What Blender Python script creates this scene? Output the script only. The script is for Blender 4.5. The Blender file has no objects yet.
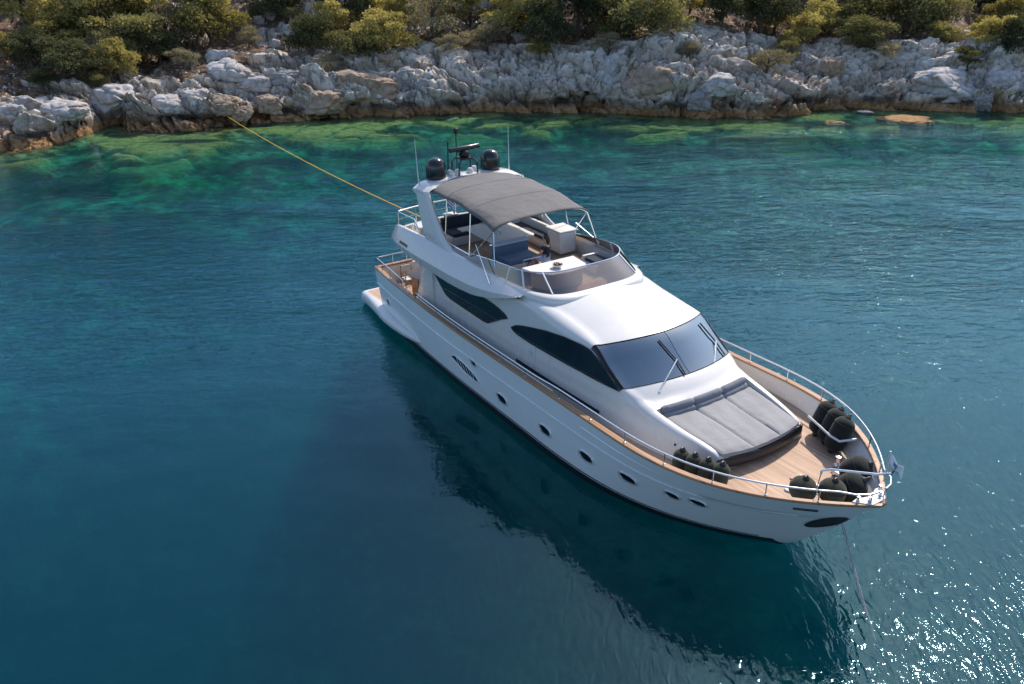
import bpy, bmesh, math, random
import numpy as np
from mathutils import Vector, Matrix
R = math.radians
random.seed(7)
rng = np.random.default_rng(11)
SC = bpy.context.scene
COL = SC.collection

# ------------------------------------------------------------------ camera, sky, sun, exposure
CAM_H = 15.01
cam_data = bpy.data.cameras.new('camera')
cam = bpy.data.objects.new('camera', cam_data)
COL.objects.link(cam)
cam_data.sensor_width = 36.0
cam_data.lens = 850.4 * 36.0 / 1024.0
cam_data.clip_end = 3000
_fw = Vector((0, math.cos(R(25.42)), -math.sin(R(25.42))))
_rt = Vector((1, 0, 0)); _up = _rt.cross(_fw)
_ro = R(-0.79)
_r2 = _rt * math.cos(_ro) + _up * math.sin(_ro)
_u2 = _up * math.cos(_ro) - _rt * math.sin(_ro)
cam.matrix_world = Matrix(((_r2.x, _u2.x, -_fw.x, 0), (_r2.y, _u2.y, -_fw.y, 0), (_r2.z, _u2.z, -_fw.z, CAM_H), (0, 0, 0, 1)))
SC.camera = cam

SUN_EL, SUN_AZ = R(46), R(31.5)            # azimuth clockwise from +Y
world = bpy.data.worlds.new('World'); SC.world = world
world.use_nodes = True
wn = world.node_tree
for n in list(wn.nodes): wn.nodes.remove(n)
sky = wn.nodes.new('ShaderNodeTexSky'); sky.sky_type = 'NISHITA'
sky.sun_disc = False; sky.sun_elevation = SUN_EL; sky.sun_rotation = SUN_AZ
sky.air_density = 1.0; sky.dust_density = 1.5; sky.ozone_density = 3.0
bg = wn.nodes.new('ShaderNodeBackground'); bg.inputs[1].default_value = 0.15
wo = wn.nodes.new('ShaderNodeOutputWorld')
wn.links.new(sky.outputs[0], bg.inputs[0]); wn.links.new(bg.outputs[0], wo.inputs[0])
sl = bpy.data.lights.new('sun', 'SUN'); sl.energy = 3.15; sl.angle = R(0.53); sl.color = (1.0, 0.90, 0.78)
sun = bpy.data.objects.new('sun', sl); COL.objects.link(sun)
sdir = Vector((math.sin(SUN_AZ) * math.cos(SUN_EL), math.cos(SUN_AZ) * math.cos(SUN_EL), math.sin(SUN_EL)))
sun.rotation_euler = sdir.to_track_quat('Z', 'Y').to_euler()
sun.location = sdir * 200
SC.cycles.caustics_reflective = False; SC.cycles.caustics_refractive = False
SC.cycles.sample_clamp_indirect = 4.0; SC.cycles.sample_clamp_direct = 70.0
vs = SC.view_settings
SC.display_settings.display_device = 'sRGB'
vs.view_transform = 'Standard'; vs.look = 'None'; vs.gamma = 1.0; vs.use_curve_mapping = False
vs.exposure = 0.65

# ------------------------------------------------------------------ helpers
def setp(o, label=None, cat=None, group=None, kind=None):
    if label: o['label'] = label
    if cat: o['category'] = cat
    if group: o['group'] = group
    if kind: o['kind'] = kind
    return o

def empty(name, loc=(0, 0, 0), rz=0.0, **k):
    o = bpy.data.objects.new(name, None); COL.objects.link(o)
    o.empty_display_size = 0.3
    o.location = loc; o.rotation_euler = (0, 0, rz)
    return setp(o, **k)

class MB:
    """collects verts and faces for one mesh"""
    def __init__(s): s.v = []; s.f = []
    def add(s, vs_, fs_):
        b = len(s.v); s.v += [tuple(p) for p in vs_]; s.f += [tuple(i + b for i in f) for f in fs_]; return s
    def grid(s, P, closed_u=False, closed_v=False, flip=False):
        n, m = len(P), len(P[0]); b = len(s.v)
        for row in P: s.v += [tuple(q) for q in row]
        for i in range(n if closed_u else n - 1):
            for j in range(m if closed_v else m - 1):
                a = b + i * m + j; c = b + i * m + (j + 1) % m
                d = b + ((i + 1) % n) * m + (j + 1) % m; e = b + ((i + 1) % n) * m + j
                s.f.append((a, e, d, c) if flip else (a, c, d, e))
        return s
    def box(s, x0, x1, y0, y1, z0, z1):
        return s.add([(x0, y0, z0), (x1, y0, z0), (x1, y1, z0), (x0, y1, z0), (x0, y0, z1), (x1, y0, z1), (x1, y1, z1), (x0, y1, z1)],
                     [(0, 3, 2, 1), (4, 5, 6, 7), (0, 1, 5, 4), (1, 2, 6, 5), (2, 3, 7, 6), (3, 0, 4, 7)])
    def prism(s, pts, z0, z1):
        n = len(pts)
        b = [(p[0], p[1], z0 if not callable(z0) else z0(*p)) for p in pts]
        t = [(p[0], p[1], z1 if not callable(z1) else z1(*p)) for p in pts]
        return s.add(b + t, [tuple(range(n - 1, -1, -1)), tuple(range(n, 2 * n))] + [(i, (i + 1) % n, n + (i + 1) % n, n + i) for i in range(n)])
    def tube(s, path, r, n=8, closed=False):
        path = [Vector(p) for p in path]; N = len(path); rings = []
        ref = Vector((0, 0, 1)); 
        for i, p in enumerate(path):
            a = path[(i - 1) % N] if (closed or i > 0) else p
            c = path[(i + 1) % N] if (closed or i < N - 1) else p
            t = (c - a)
            if t.length < 1e-9: t = Vector((0, 0, 1))
            t.normalize()
            q = ref if abs(t.dot(ref)) < 0.95 else Vector((1, 0, 0))
            u = t.cross(q).normalized(); w = t.cross(u).normalized()
            rr = r[i] if isinstance(r, (list, tuple)) else r
            rings.append([p + (u * math.cos(k * 2 * math.pi / n) + w * math.sin(k * 2 * math.pi / n)) * rr for k in range(n)])
        b = len(s.v)
        s.grid(rings, closed_u=closed, closed_v=True)
        if not closed:
            s.f.append(tuple(b + k for k in range(n - 1, -1, -1))); s.f.append(tuple(b + (N - 1) * n + k for k in range(n)))
        return s
    def lathe(s, prof, c=(0, 0, 0), n=20, axis=None):
        """prof: list of (radius, height) along axis"""
        ax = Vector(axis).normalized() if axis else Vector((0, 0, 1))
        q = Vector((1, 0, 0)) if abs(ax.x) < 0.9 else Vector((0, 1, 0))
        u = ax.cross(q).normalized(); w = ax.cross(u).normalized(); c = Vector(c)
        rings = [[c + ax * h + (u * math.cos(k * 2 * math.pi / n) + w * math.sin(k * 2 * math.pi / n)) * max(r_, 1e-4) for k in range(n)] for r_, h in prof]
        b = len(s.v); N = len(prof)
        s.grid(rings, closed_v=True)
        s.f.append(tuple(b + k for k in range(n - 1, -1, -1))); s.f.append(tuple(b + (N - 1) * n + k for k in range(n)))
        return s
    def build(s, name, mat, parent=None, smooth=True, ang=38, bevel=0.0, seg=2, solid=0.0, fix=True):
        me = bpy.data.meshes.new(name); me.from_pydata(s.v, [], s.f)
        if fix:
            bm = bmesh.new(); bm.from_mesh(me)
            bmesh.ops.remove_doubles(bm, verts=bm.verts, dist=1e-5)
            bmesh.ops.recalc_face_normals(bm, faces=bm.faces)
            bm.to_mesh(me); bm.free()
        if smooth:
            me.polygons.foreach_set('use_smooth', [True] * len(me.polygons))
            me.set_sharp_from_angle(angle=R(ang))
        me.materials.append(mat); me.update()
        o = bpy.data.objects.new(name, me); COL.objects.link(o)
        if parent: o.parent = parent
        if solid:
            md = o.modifiers.new('solid', 'SOLIDIFY'); md.thickness = solid; md.offset = 0
        if bevel:
            md = o.modifiers.new('bevel', 'BEVEL'); md.width = bevel; md.segments = seg; md.limit_method = 'ANGLE'; md.angle_limit = R(35)
            md.harden_normals = False
        return o

def lerp(a, b, t): return a + (b - a) * t
def sstep(a, b, x):
    t = min(1, max(0, (x - a) / (b - a))); return t * t * (3 - 2 * t)
def crom(tab, x):
    """smooth (monotone-ish) interpolation of a table of rows by first column"""
    if x <= tab[0][0]: return list(tab[0][1:])
    if x >= tab[-1][0]: return list(tab[-1][1:])
    for i in range(len(tab) - 1):
        if tab[i][0] <= x <= tab[i + 1][0]: break
    h = tab[i + 1][0] - tab[i][0]; t = (x - tab[i][0]) / h; out = []
    def slope(k, c):
        if k == 0 or k == len(tab) - 1:
            j = 0 if k == 0 else k - 1
            return (tab[j + 1][c] - tab[j][c]) / (tab[j + 1][0] - tab[j][0])
        h0 = tab[k][0] - tab[k - 1][0]; h1 = tab[k + 1][0] - tab[k][0]
        d0 = (tab[k][c] - tab[k - 1][c]) / h0; d1 = (tab[k + 1][c] - tab[k][c]) / h1
        return 0.0 if d0 * d1 <= 0 else (h0 + h1) * d0 * d1 / (h1 * d0 + h0 * d1) 
    for c in range(1, len(tab[0])):
        m0, m1 = slope(i, c), slope(i + 1, c)
        out.append((2*t**3-3*t**2+1)*tab[i][c] + (t**3-2*t**2+t)*h*m0 + (-2*t**3+3*t**2)*tab[i+1][c] + (t**3-t**2)*h*m1)
    return out

# ------------------------------------------------------------------ materials
class NT:
    def __init__(s, name):
        s.m = bpy.data.materials.new(name); s.m.use_nodes = True; s.t = s.m.node_tree
        for n in list(s.t.nodes): s.t.nodes.remove(n)
        s.out = s.t.nodes.new('ShaderNodeOutputMaterial')
    def n(s, typ, **kw):
        nd = s.t.nodes.new(typ)
        for k, v in kw.items():
            if k.startswith('i_'):
                key = k[2:]
                key = int(key) if key.isdigit() else key.replace('_', ' ')
                nd.inputs[key].default_value = v
            else: setattr(nd, k, v)
        return nd
    def l(s, a, b): s.t.links.new(a, b); return b.node if hasattr(b, 'node') else None
    def coord(s, scale=(1, 1, 1), rot=(0, 0, 0), kind='Object'):
        tc = s.n('ShaderNodeTexCoord'); mp = s.n('ShaderNodeMapping')
        mp.inputs['Scale'].default_value = scale; mp.inputs['Rotation'].default_value = rot
        s.l(tc.outputs[kind], mp.inputs[0]); return mp.outputs[0]
    def noise(s, vec, scale, detail=4, rough=0.55, dist=0.0):
        nd = s.n('ShaderNodeTexNoise'); nd.inputs['Scale'].default_value = scale; nd.inputs['Detail'].default_value = detail
        nd.inputs['Roughness'].default_value = rough; nd.inputs['Distortion'].default_value = dist
        if vec is not None: s.l(vec, nd.inputs['Vector'])
        return nd.outputs[0]
    def ramp(s, fac, stops, interp='LINEAR'):
        nd = s.n('ShaderNodeValToRGB'); nd.color_ramp.interpolation = interp
        e = nd.color_ramp.elements
        while len(e) < len(stops): e.new(0.5)
        for el, (p, c) in zip(e, stops):
            el.position = p; el.color = (c[0], c[1], c[2], 1) if isinstance(c, (tuple, list)) else (c, c, c, 1)
        s.l(fac, nd.inputs[0]); return nd.outputs[0]
    def math(s, op, a, b=None, clamp=False):
        nd = s.n('ShaderNodeMath', operation=op); nd.use_clamp = clamp
        for i, x in enumerate((a, b)):
            if x is None: continue
            if isinstance(x, (int, float)): nd.inputs[i].default_value = x
            else: s.l(x, nd.inputs[i])
        return nd.outputs[0]
    def mix(s, fac, a, b, mode='MIX'):
        nd = s.n('ShaderNodeMix', data_type='RGBA', blend_type=mode)
        for idx, x in ((0, fac), (6, a), (7, b)):
            if isinstance(x, (int, float)): nd.inputs[idx].default_value = x
            elif isinstance(x, (tuple, list)): nd.inputs[idx].default_value = (*x[:3], 1)
            else: s.l(x, nd.inputs[idx])
        return nd.outputs[2]
    def bump(s, h, strength=0.3, dist=0.02, normal=None):
        nd = s.n('ShaderNodeBump'); nd.inputs['Strength'].default_value = strength; nd.inputs['Distance'].default_value = dist
        s.l(h, nd.inputs['Height'])
        if normal is not None: s.l(normal, nd.inputs['Normal'])
        return nd.outputs[0]
    def pbr(s, color, rough=0.5, metal=0.0, normal=None, coat=0.0, spec=0.5, **kw):
        b = s.n('ShaderNodeBsdfPrincipled')
        for key, x in (('Base Color', color), ('Roughness', rough)):
            if isinstance(x, (int, float)): b.inputs[key].default_value = x
            elif isinstance(x, (tuple, list)): b.inputs[key].default_value = (*x[:3], 1)
            else: s.l(x, b.inputs[key])
        b.inputs['Metallic'].default_value = metal; b.inputs['Coat Weight'].default_value = coat
        b.inputs['Specular IOR Level'].default_value = spec
        for k, v in kw.items(): b.inputs[k.replace('_', ' ')].default_value = v
        if normal is not None: s.l(normal, b.inputs['Normal'])
        s.l(b.outputs[0], s.out.inputs[0]); return b

def simple(name, c, rough=0.5, metal=0.0, var=0.12, scale=3.0, bump=0.0, bscale=60, coat=0.0, spec=0.5):
    """a colour with slow tonal variation, uneven gloss and a little surface relief"""
    t = NT(name); v = t.coord()
    nz = t.noise(v, scale, 5, 0.6)
    lo = tuple(x * (1 - var) for x in c); hi = tuple(min(1, x * (1 + var)) for x in c)
    col = t.ramp(nz, [(0.3, lo), (0.7, hi)])
    rr = t.ramp(t.noise(v, scale * 2.3, 3), [(0.3, max(0.02, rough * 0.8)), (0.7, min(1, rough * 1.25))])
    nm = t.bump(t.noise(v, bscale, 3), bump, 0.01) if bump else None
    t.pbr(col, rr, metal, nm, coat, spec); return t.m

M = {}
M['gelcoat'] = simple('white_gelcoat', (0.60, 0.585, 0.56), 0.24, var=0.02, scale=1.3, coat=0.3)
M['hullwhite'] = simple('hull_gelcoat', (0.77, 0.79, 0.80), 0.2, var=0.03, scale=0.9, coat=0.3)
M['nonskid'] = simple('white_nonskid', (0.72, 0.71, 0.68), 0.6, var=0.05, scale=4, bump=0.25, bscale=90)
M['boot'] = simple('black_antifouling', (0.012, 0.015, 0.022), 0.35, var=0.2)
M['steel'] = simple('polished_steel', (0.75, 0.75, 0.76), 0.18, metal=1.0, var=0.05, scale=8)
M['chrome'] = simple('bright_chrome', (0.85, 0.86, 0.87), 0.3, metal=0.6, var=0.03)
M['alu'] = simple('painted_pole', (0.7, 0.71, 0.72), 0.35, var=0.04)
M['black'] = simple('black_gloss_plastic', (0.010, 0.011, 0.013), 0.16, var=0.2, coat=0.2)
M['blackmatte'] = simple('black_rubber', (0.018, 0.018, 0.02), 0.6, var=0.2)
M['chain'] = simple('galvanised_chain', (0.30, 0.32, 0.33), 0.6, metal=0.0, var=0.25, scale=20)
M['rope'] = simple('yellow_rope', (0.75, 0.42, 0.04), 0.75, var=0.15, scale=5, bump=0.5, bscale=40)
M['ropewhite'] = simple('white_rope', (0.55, 0.5, 0.44), 0.8, var=0.1, scale=8)
M['skin'] = simple('skin', (0.48, 0.27, 0.18), 0.55, var=0.08, scale=12)
M['hair'] = simple('dark_hair', (0.015, 0.011, 0.009), 0.5, var=0.3, scale=30)
M['navy'] = simple('navy_shirt', (0.014, 0.018, 0.04), 0.85, var=0.2, scale=8, bump=0.3, bscale=30)
M['paleshorts'] = simple('pale_shorts', (0.42, 0.47, 0.62), 0.85, var=0.1, scale=8)
M['ceramic'] = simple('bowl_ceramic', (0.7, 0.68, 0.66), 0.25, var=0.04)
M['fruit'] = simple('dark_fruit', (0.10, 0.028, 0.018), 0.4, var=0.4, scale=20)

def fabric(name, c, seam=None, var=0.08, weave=220, rough=0.9, wr=0.35):
    t = NT(name); v = t.coord()
    nz = t.noise(v, 1.1, 6, 0.62)
    n2 = t.noise(v, 14, 4, 0.6)
    f = t.math('ADD', t.math('MULTIPLY', nz, 0.75), t.math('MULTIPLY', n2, 0.25))
    col = t.ramp(f, [(0.3, tuple(x * (1 - 1.6 * var) for x in c)), (0.7, tuple(x * (1 + 1.6 * var) for x in c))])
    nm = t.bump(t.noise(v, 2.6, 4, 0.5, 0.6), wr, 0.06)
    nm = t.bump(t.noise(v, weave, 2), 0.15, 0.004, nm)
    b = t.pbr(col, rough, 0, nm, spec=0.25); b.inputs['Sheen Weight'].default_value = 0.15
    return t.m
M['canvas'] = fabric('grey_canvas', (0.135, 0.126, 0.118), var=0.10, wr=0.6)
M['cushion'] = fabric('grey_cushion', (0.285, 0.28, 0.28), var=0.07, wr=0.5)
M['bolster'] = fabric('slate_cushion', (0.17, 0.178, 0.20), var=0.08, wr=0.5)
M['bluecush'] = fabric('blue_cushion', (0.10, 0.145, 0.21), var=0.08)
M['palecush'] = fabric('pale_blue_cushion', (0.42, 0.47, 0.53), var=0.05)
M['darkcush'] = fabric('navy_cushion', (0.025, 0.033, 0.05), var=0.12)
M['whitecush'] = fabric('white_cushion', (0.66, 0.64, 0.61), var=0.04)
M['fender'] = fabric('olive_fender_cover', (0.030, 0.031, 0.019), var=0.2, wr=0.3)
M['fenderblack'] = fabric('black_fender_cover', (0.013, 0.014, 0.012), var=0.2, wr=0.3)

def teak(name, c0, c1, plank=0.075, rot=0.0, rough=0.6, seam=0.3):
    t = NT(name); v = t.coord(rot=(0, 0, rot))
    sp = t.n('ShaderNodeSeparateXYZ'); t.l(v, sp.inputs[0])
    y = t.math('DIVIDE', sp.outputs[1], plank)
    fr = t.math('FRACT', y); fl = t.math('FLOOR', y)
    edge = t.math('GREATER_THAN', t.math('ABSOLUTE', t.math('SUBTRACT', fr, 0.5)), 0.44)
    wn_ = t.n('ShaderNodeTexWhiteNoise', noise_dimensions='1D'); t.l(fl, wn_.inputs['W'])
    grain = t.noise(t.coord(scale=(1.5, 22, 22), rot=(0, 0, rot)), 1.6, 5, 0.6)
    blot = t.noise(t.coord(), 0.8, 5, 0.65)
    f = t.math('ADD', t.math('MULTIPLY', wn_.outputs[0], 0.3), t.math('ADD', t.math('MULTIPLY', grain, 0.3), t.math('MULTIPLY', blot, 0.5)))
    col = t.ramp(f, [(0.25, c0), (0.8, c1)])
    col = t.mix(t.math('MULTIPLY', edge, seam), col, (0.05, 0.04, 0.035))
    nm = t.bump(t.math('SUBTRACT', grain, edge), 0.25, 0.004)
    t.pbr(col, rough, 0, nm, spec=0.3); return t.m
M['teak'] = teak('teak_deck', (0.32, 0.195, 0.125), (0.55, 0.38, 0.265))
M['teakgrey'] = teak('weathered_teak', (0.31, 0.22, 0.155), (0.50, 0.38, 0.28))
M['teakcap'] = teak('oiled_teak', (0.28, 0.145, 0.075), (0.44, 0.255, 0.14), plank=0.4, rough=0.35)
M['wood'] = teak('varnished_wood', (0.17, 0.07, 0.025), (0.33, 0.15, 0.06), plank=0.3, rough=0.25)

def pane(name, tint, ior=1.45, rough=0.015, film=(1, 1, 1)):
    """tinted see-through glass: Fresnel mirror over a coloured transparent sheet"""
    t = NT(name)
    tr = t.n('ShaderNodeBsdfTransparent'); tr.inputs[0].default_value = (*tint, 1)
    gl = t.n('ShaderNodeBsdfGlossy'); gl.inputs['Roughness'].default_value = rough; gl.inputs[0].default_value = (*film, 1)
    fr = t.n('ShaderNodeFresnel'); fr.inputs[0].default_value = ior
    mx = t.n('ShaderNodeMixShader'); t.l(fr.outputs[0], mx.inputs[0]); t.l(tr.outputs[0], mx.inputs[1]); t.l(gl.outputs[0], mx.inputs[2])
    t.l(mx.outputs[0], t.out.inputs[0]); return t.m
M['flyglass'] = pane('smoked_glass', (0.33, 0.275, 0.24), 2.1)
M['windscreen'] = pane('blue_tinted_glass', (0.62, 0.70, 0.76), 3.6, film=(.84, .96, 1.0))
M['clearglass'] = pane('clear_glass', (0.85, 0.9, 0.93))
def darkglass():
    t = NT('dark_glass'); v = t.coord()
    col = t.ramp(t.noise(v, 0.9, 3), [(0.35, (0.004, 0.006, 0.008)), (0.7, (0.013, 0.018, 0.023))])
    t.pbr(col, 0.035, 0, None, 0.0, 0.5); return t.m
M['darkglass'] = darkglass()

# ================================================================== SHORE, SEABED, WATER
def hash3(ix, iy, iz, k):
    h = (ix.astype(np.int64) * 374761393 + iy.astype(np.int64) * 668265263 + iz.astype(np.int64) * 2147483647 + k * 974711) & 0xffffffff
    h = ((h ^ (h >> 13)) * 1274126177) & 0xffffffff
    h = ((h ^ (h >> 16)) * 2246822519) & 0xffffffff
    return ((h ^ (h >> 15)) & 0xffffff) / float(0xffffff)
def vnoise(P, k=0):
    I = np.floor(P).astype(np.int64); F = P - I; F = F * F * (3 - 2 * F); out = 0
    for a in (0, 1):
        for b in (0, 1):
            for c in (0, 1):
                w = (F[:, 0] if a else 1 - F[:, 0]) * (F[:, 1] if b else 1 - F[:, 1]) * (F[:, 2] if c else 1 - F[:, 2])
                out = out + w * hash3(I[:, 0] + a, I[:, 1] + b, I[:, 2] + c, k)
    return out
def fbm(P, octv=4, k=0, g=.5):
    s_, a, t = 0, 1, 0
    for o in range(octv):
        s_ = s_ + a * vnoise(P * 2 ** o + 17.3 * o, k + o); t += a; a *= g
    return s_ / t
def voro(P, k=0):
    I = np.floor(P).astype(np.int64); n = len(P); dv = np.zeros((n, 3))
    f1 = np.full(n, 9.0); f2 = np.full(n, 9.0); cid = np.zeros(n)
    for a in (-1, 0, 1):
        for b in (-1, 0, 1):
            for c in (-1, 0, 1):
                J = I + np.array([a, b, c])
                q = np.stack([J[:, i] + hash3(J[:, 0], J[:, 1], J[:, 2], k + i) for i in range(3)], 1)
                d = np.sqrt(((P - q) ** 2).sum(1)); id_ = hash3(J[:, 0], J[:, 1], J[:, 2], k + 7)
                m1 = d < f1
                f2 = np.where(m1, f1, np.minimum(f2, d)); cid = np.where(m1, id_, cid); dv = np.where(m1[:, None], P - q, dv); f1 = np.where(m1, d, f1)
    return f1, f2, cid, dv

SHORE = [(-100, 60), (-60, 64), (-44.6, 66.6), (-41.3, 69.1), (-39.0, 69.7), (-37.9, 71.0), (-37.2, 74.0), (-36.5, 77.2), (-35.6, 78.6), (-34.7, 77.4), (-33.6, 75.4), (-29.1, 76.0), (-25.3, 76.9), (-22.8, 79.0), (-16.7, 80.9), (-10.2, 81.4), (-0.8, 82.8), (8.6, 81.5), (17.4, 78.4), (22.7, 78.1), (25.8, 79.6), (30.6, 82.5), (34.8, 81.3), (40.2, 80.9), (43.8, 79.6), (47.2, 79.4), (60, 78), (100, 74)]
SHX = np.array([a for a, b in SHORE]); SHY = np.array([b for a, b in SHORE])
def ysh(x): return np.interp(x, SHX, SHY)
CLIFF = [(-100, 2.6, 4.5), (-42, 2.5, 4.2), (-30, 2.6, 4.2), (-26, 3.6, 6.0), (-21, 4.6, 8.5), (-13, 4.2, 7.5), (-6, 4.4, 5.5), (0, 4.7, 4.6), (10, 4.7, 4.2), (17, 6.4, 7.5), (22, 5.6, 7.0), (27, 4.0, 6.0), (35, 4.6, 6.5), (45, 4.4, 5.5), (100, 4.2, 5)]
def base_z(x, d):
    hc = np.interp(x, [c[0] for c in CLIFF], [c[1] for c in CLIFF]); w = np.interp(x, [c[0] for c in CLIFF], [c[2] for c in CLIFF])
    t = np.clip(d / w, 0, 1)
    z = hc * (.22 * np.clip(d / .5, 0, 1) + .78 * (t ** .85 * (1.25 - .25 * t)))
    e = np.maximum(d - w, 0)
    z = z + .24 * np.minimum(e, 11) + .42 * np.maximum(e - 11, 0)
    return np.where(d < 0, d * .35, z), w

def mesh_grid(name, X, Y, Z, mat, attrs=None, **k):
    n, m = X.shape
    me = bpy.data.meshes.new(name)
    V = np.stack([X, Y, Z], -1).reshape(-1, 3)
    idx = np.arange(n * m).reshape(n, m)
    Fq = np.stack([idx[:-1, :-1], idx[1:, :-1], idx[1:, 1:], idx[:-1, 1:]], -1).reshape(-1, 4)
    me.vertices.add(len(V)); me.vertices.foreach_set('co', V.astype(np.float32).ravel())
    me.loops.add(Fq.size); me.loops.foreach_set('vertex_index', Fq.astype(np.int32).ravel())
    me.polygons.add(len(Fq)); me.polygons.foreach_set('loop_start', np.arange(0, Fq.size, 4, dtype=np.int32))
    me.update(calc_edges=True); me.validate()
    me.polygons.foreach_set('use_smooth', [True] * len(me.polygons))
    for an, av in (attrs or {}).items():
        at = me.attributes.new(an, 'FLOAT', 'POINT'); at.data.foreach_set('value', av.astype(np.float32).ravel())
    me.materials.append(mat)
    o = bpy.data.objects.new(name, me); COL.objects.link(o)
    return setp(o, **k)

def rock_material():
    t = NT('limestone_and_soil'); v = t.coord()
    at = t.n('ShaderNodeAttribute', attribute_name='rock'); ac = t.n('ShaderNodeAttribute', attribute_name='cell')
    sp = t.n('ShaderNodeSeparateXYZ'); t.l(v, sp.inputs[0])
    n1 = t.noise(v, .55, 6, .65); n2 = t.noise(v, 2.6, 6, .7); n3 = t.noise(v, .22, 4, .6)
    f = t.math('ADD', t.math('MULTIPLY', n2, .55), t.math('MULTIPLY', ac.outputs[2], .45))
    pale = t.ramp(f, [(.2, (.25, .195, .15)), (.42, (.48, .415, .35)), (.6, (.62, .56, .49)), (.85, (.72, .67, .60))])
    ochre = t.ramp(n2, [(.3, (.20, .105, .05)), (.7, (.50, .33, .20))])
    # rust-coloured seepage patches, commoner low on the cliff
    low = t.ramp(t.math('DIVIDE', sp.outputs[2], 6.0), [(0.0, 1.0), (.10, .8), (.30, .25), (.6, .12)])
    pm = t.ramp(t.math('ADD', t.math('MULTIPLY', n1, .75), t.math('MULTIPLY', low, .22)), [(.44, 0.0), (.56, .85)])
    col = t.mix(pm, pale, ochre)
    # grey-black lichen streaks
    ln = t.noise(t.coord(scale=(1.3, 1.3, .45)), 1.1, 6, .72)
    col = t.mix(t.ramp(ln, [(.51, 0.0), (.64, .8)]), col, (.085, .08, .075))
    # tide band: dark algae at the very waterline, orange-brown crust just above it
    zz = t.math('ADD', sp.outputs[2], t.math('MULTIPLY', t.math('SUBTRACT', n1, .5), .9))
    crust = t.ramp(zz, [(.0, 1.0), (.55, .85), (.95, .0)])
    col = t.mix(t.math('MULTIPLY', crust, .85), col, t.ramp(n2, [(.3, (.16, .065, .022)), (.7, (.46, .25, .10))]))
    band = t.ramp(t.math('ABSOLUTE', t.math('SUBTRACT', zz, .95)), [(.15, .92), (.5, 0.0)])
    col = t.mix(t.math('MULTIPLY', band, t.ramp(n3, [(.42, .10), (.58, 1.0)])), col, (.05, .042, .036))
    soil = t.ramp(t.noise(v, 1.4, 6, .7), [(.3, (.060, .042, .030)), (.5, (.13, .085, .055)), (.72, (.27, .165, .10))])
    scr = t.ramp(t.noise(v, 2.2, 4, .7), [(.57, 0.0), (.63, 1.0)])
    soil = t.mix(scr, soil, pale)
    col = t.mix(t.ramp(at.outputs[2], [(.35, 1.0), (.65, 0.0)]), col, soil)
    nm = t.bump(t.noise(v, 3.2, 7, .72), .8, .16); nm = t.bump(t.noise(v, 13, 5, .7), .5, .04, nm)
    t.pbr(col, .9, 0, nm, spec=.2); return t.m
M['rock'] = rock_material()

dl = np.concatenate([np.arange(-1.2, -.12, .12), np.arange(-.12, .6, .035), np.arange(.6, 10.0, .12), 10 + np.cumsum(np.linspace(.14, 2.2, 60))])
xl = np.concatenate([np.arange(-66, -40, .125), np.arange(-40, -33, .045), np.arange(-33, 66, .125)])
D, X = np.meshgrid(dl, xl)
Zb, Wc = base_z(X, D)
Y = ysh(X) + D
P = np.stack([X, Y, Zb * 1.25], -1).reshape(-1, 3)
warp = np.stack([fbm(P * .45, 3, 51) - .5, fbm(P * .45, 3, 61) - .5, fbm(P * .45, 3, 71) - .5], 1)
Pw = P + warp * 1.9
tilt = Pw @ np.array([[.92, .10, .38], [-.10, 1.0, .12], [-.38, -.12, .92]])
b1, b2, c0, v0 = voro(tilt / np.array([9.5, 4.5, 3.1]) + 5, 63)
f1, f2, c1, v1 = voro(tilt / np.array([4.6, 2.4, 1.35]), 3)
g1, g2, c2, v2 = voro(tilt / np.array([1.55, .95, .62]) + 31, 23)
h1, h2, c3, v3 = voro(Pw / .42 + 11, 43)
def slab(a, b, e): return np.clip((b - a) / e, 0, 1) ** .8
def facet(c, dv, k):
    q = (c * 1e5).astype(np.int64); z0 = np.zeros_like(q)
    return sum(dv[:, i] * (hash3(q, z0, z0, k + i) - .5) for i in range(3)) * 2.0
def crack(P, k, wd): return np.exp(-((fbm(P, 3, k) - .5) / wd) ** 2)
rockm = np.clip(1.25 - (D.ravel() - Wc.ravel() * 1.15) / 2.5, 0, 1)
big = fbm(P * .16, 3, 91)
rockm = np.clip(np.maximum(rockm, np.clip((fbm(P * .28, 3, 95) - .52) * 7, 0, 1) * .85) - np.clip((big - .62) * 5, 0, .5) * (D.ravel() > 2.5), 0, 1)
disp = (slab(b1, b2, .07) - .8) * 1.0 + (c0 - .5) * 1.3 + facet(c0, v0, 11) * 1.1
disp += (slab(f1, f2, .10) - .8) * .62 + (c1 - .5) * .75 + facet(c1, v1, 21) * 1.05
disp += (slab(g1, g2, .14) - .8) * .16 + (c2 - .5) * .20 + facet(c2, v2, 31) * .30
disp += (slab(h1, h2, .25) - .8) * .06 + (c3 - .5) * .09 + facet(c3, v3, 41) * .10
disp += (fbm(P * np.array([1.2, 2.2, 3.2]), 5, 5, .6) - .5) * .26
disp -= crack(tilt * np.array([.34, .5, .5]), 71, .012) * .55 + crack(tilt * np.array([.8, .5, .3]) + 9, 81, .012) * .5
disp *= (.25 + .75 * rockm) * np.clip((D.ravel() + .8) / .9, .25, 1)
soilb = (fbm(P * .7, 4, 15) - .5) * .7 * (1 - rockm)
dirx = (hash3(np.floor(c1 * 9999).astype(np.int64), np.zeros(len(c1), int), np.zeros(len(c1), int), 4) - .5) * .25
XX = X.ravel() + disp * dirx; YY = Y.ravel() - disp * .72; ZZ = Zb.ravel() + disp * .66 + soilb
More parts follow.
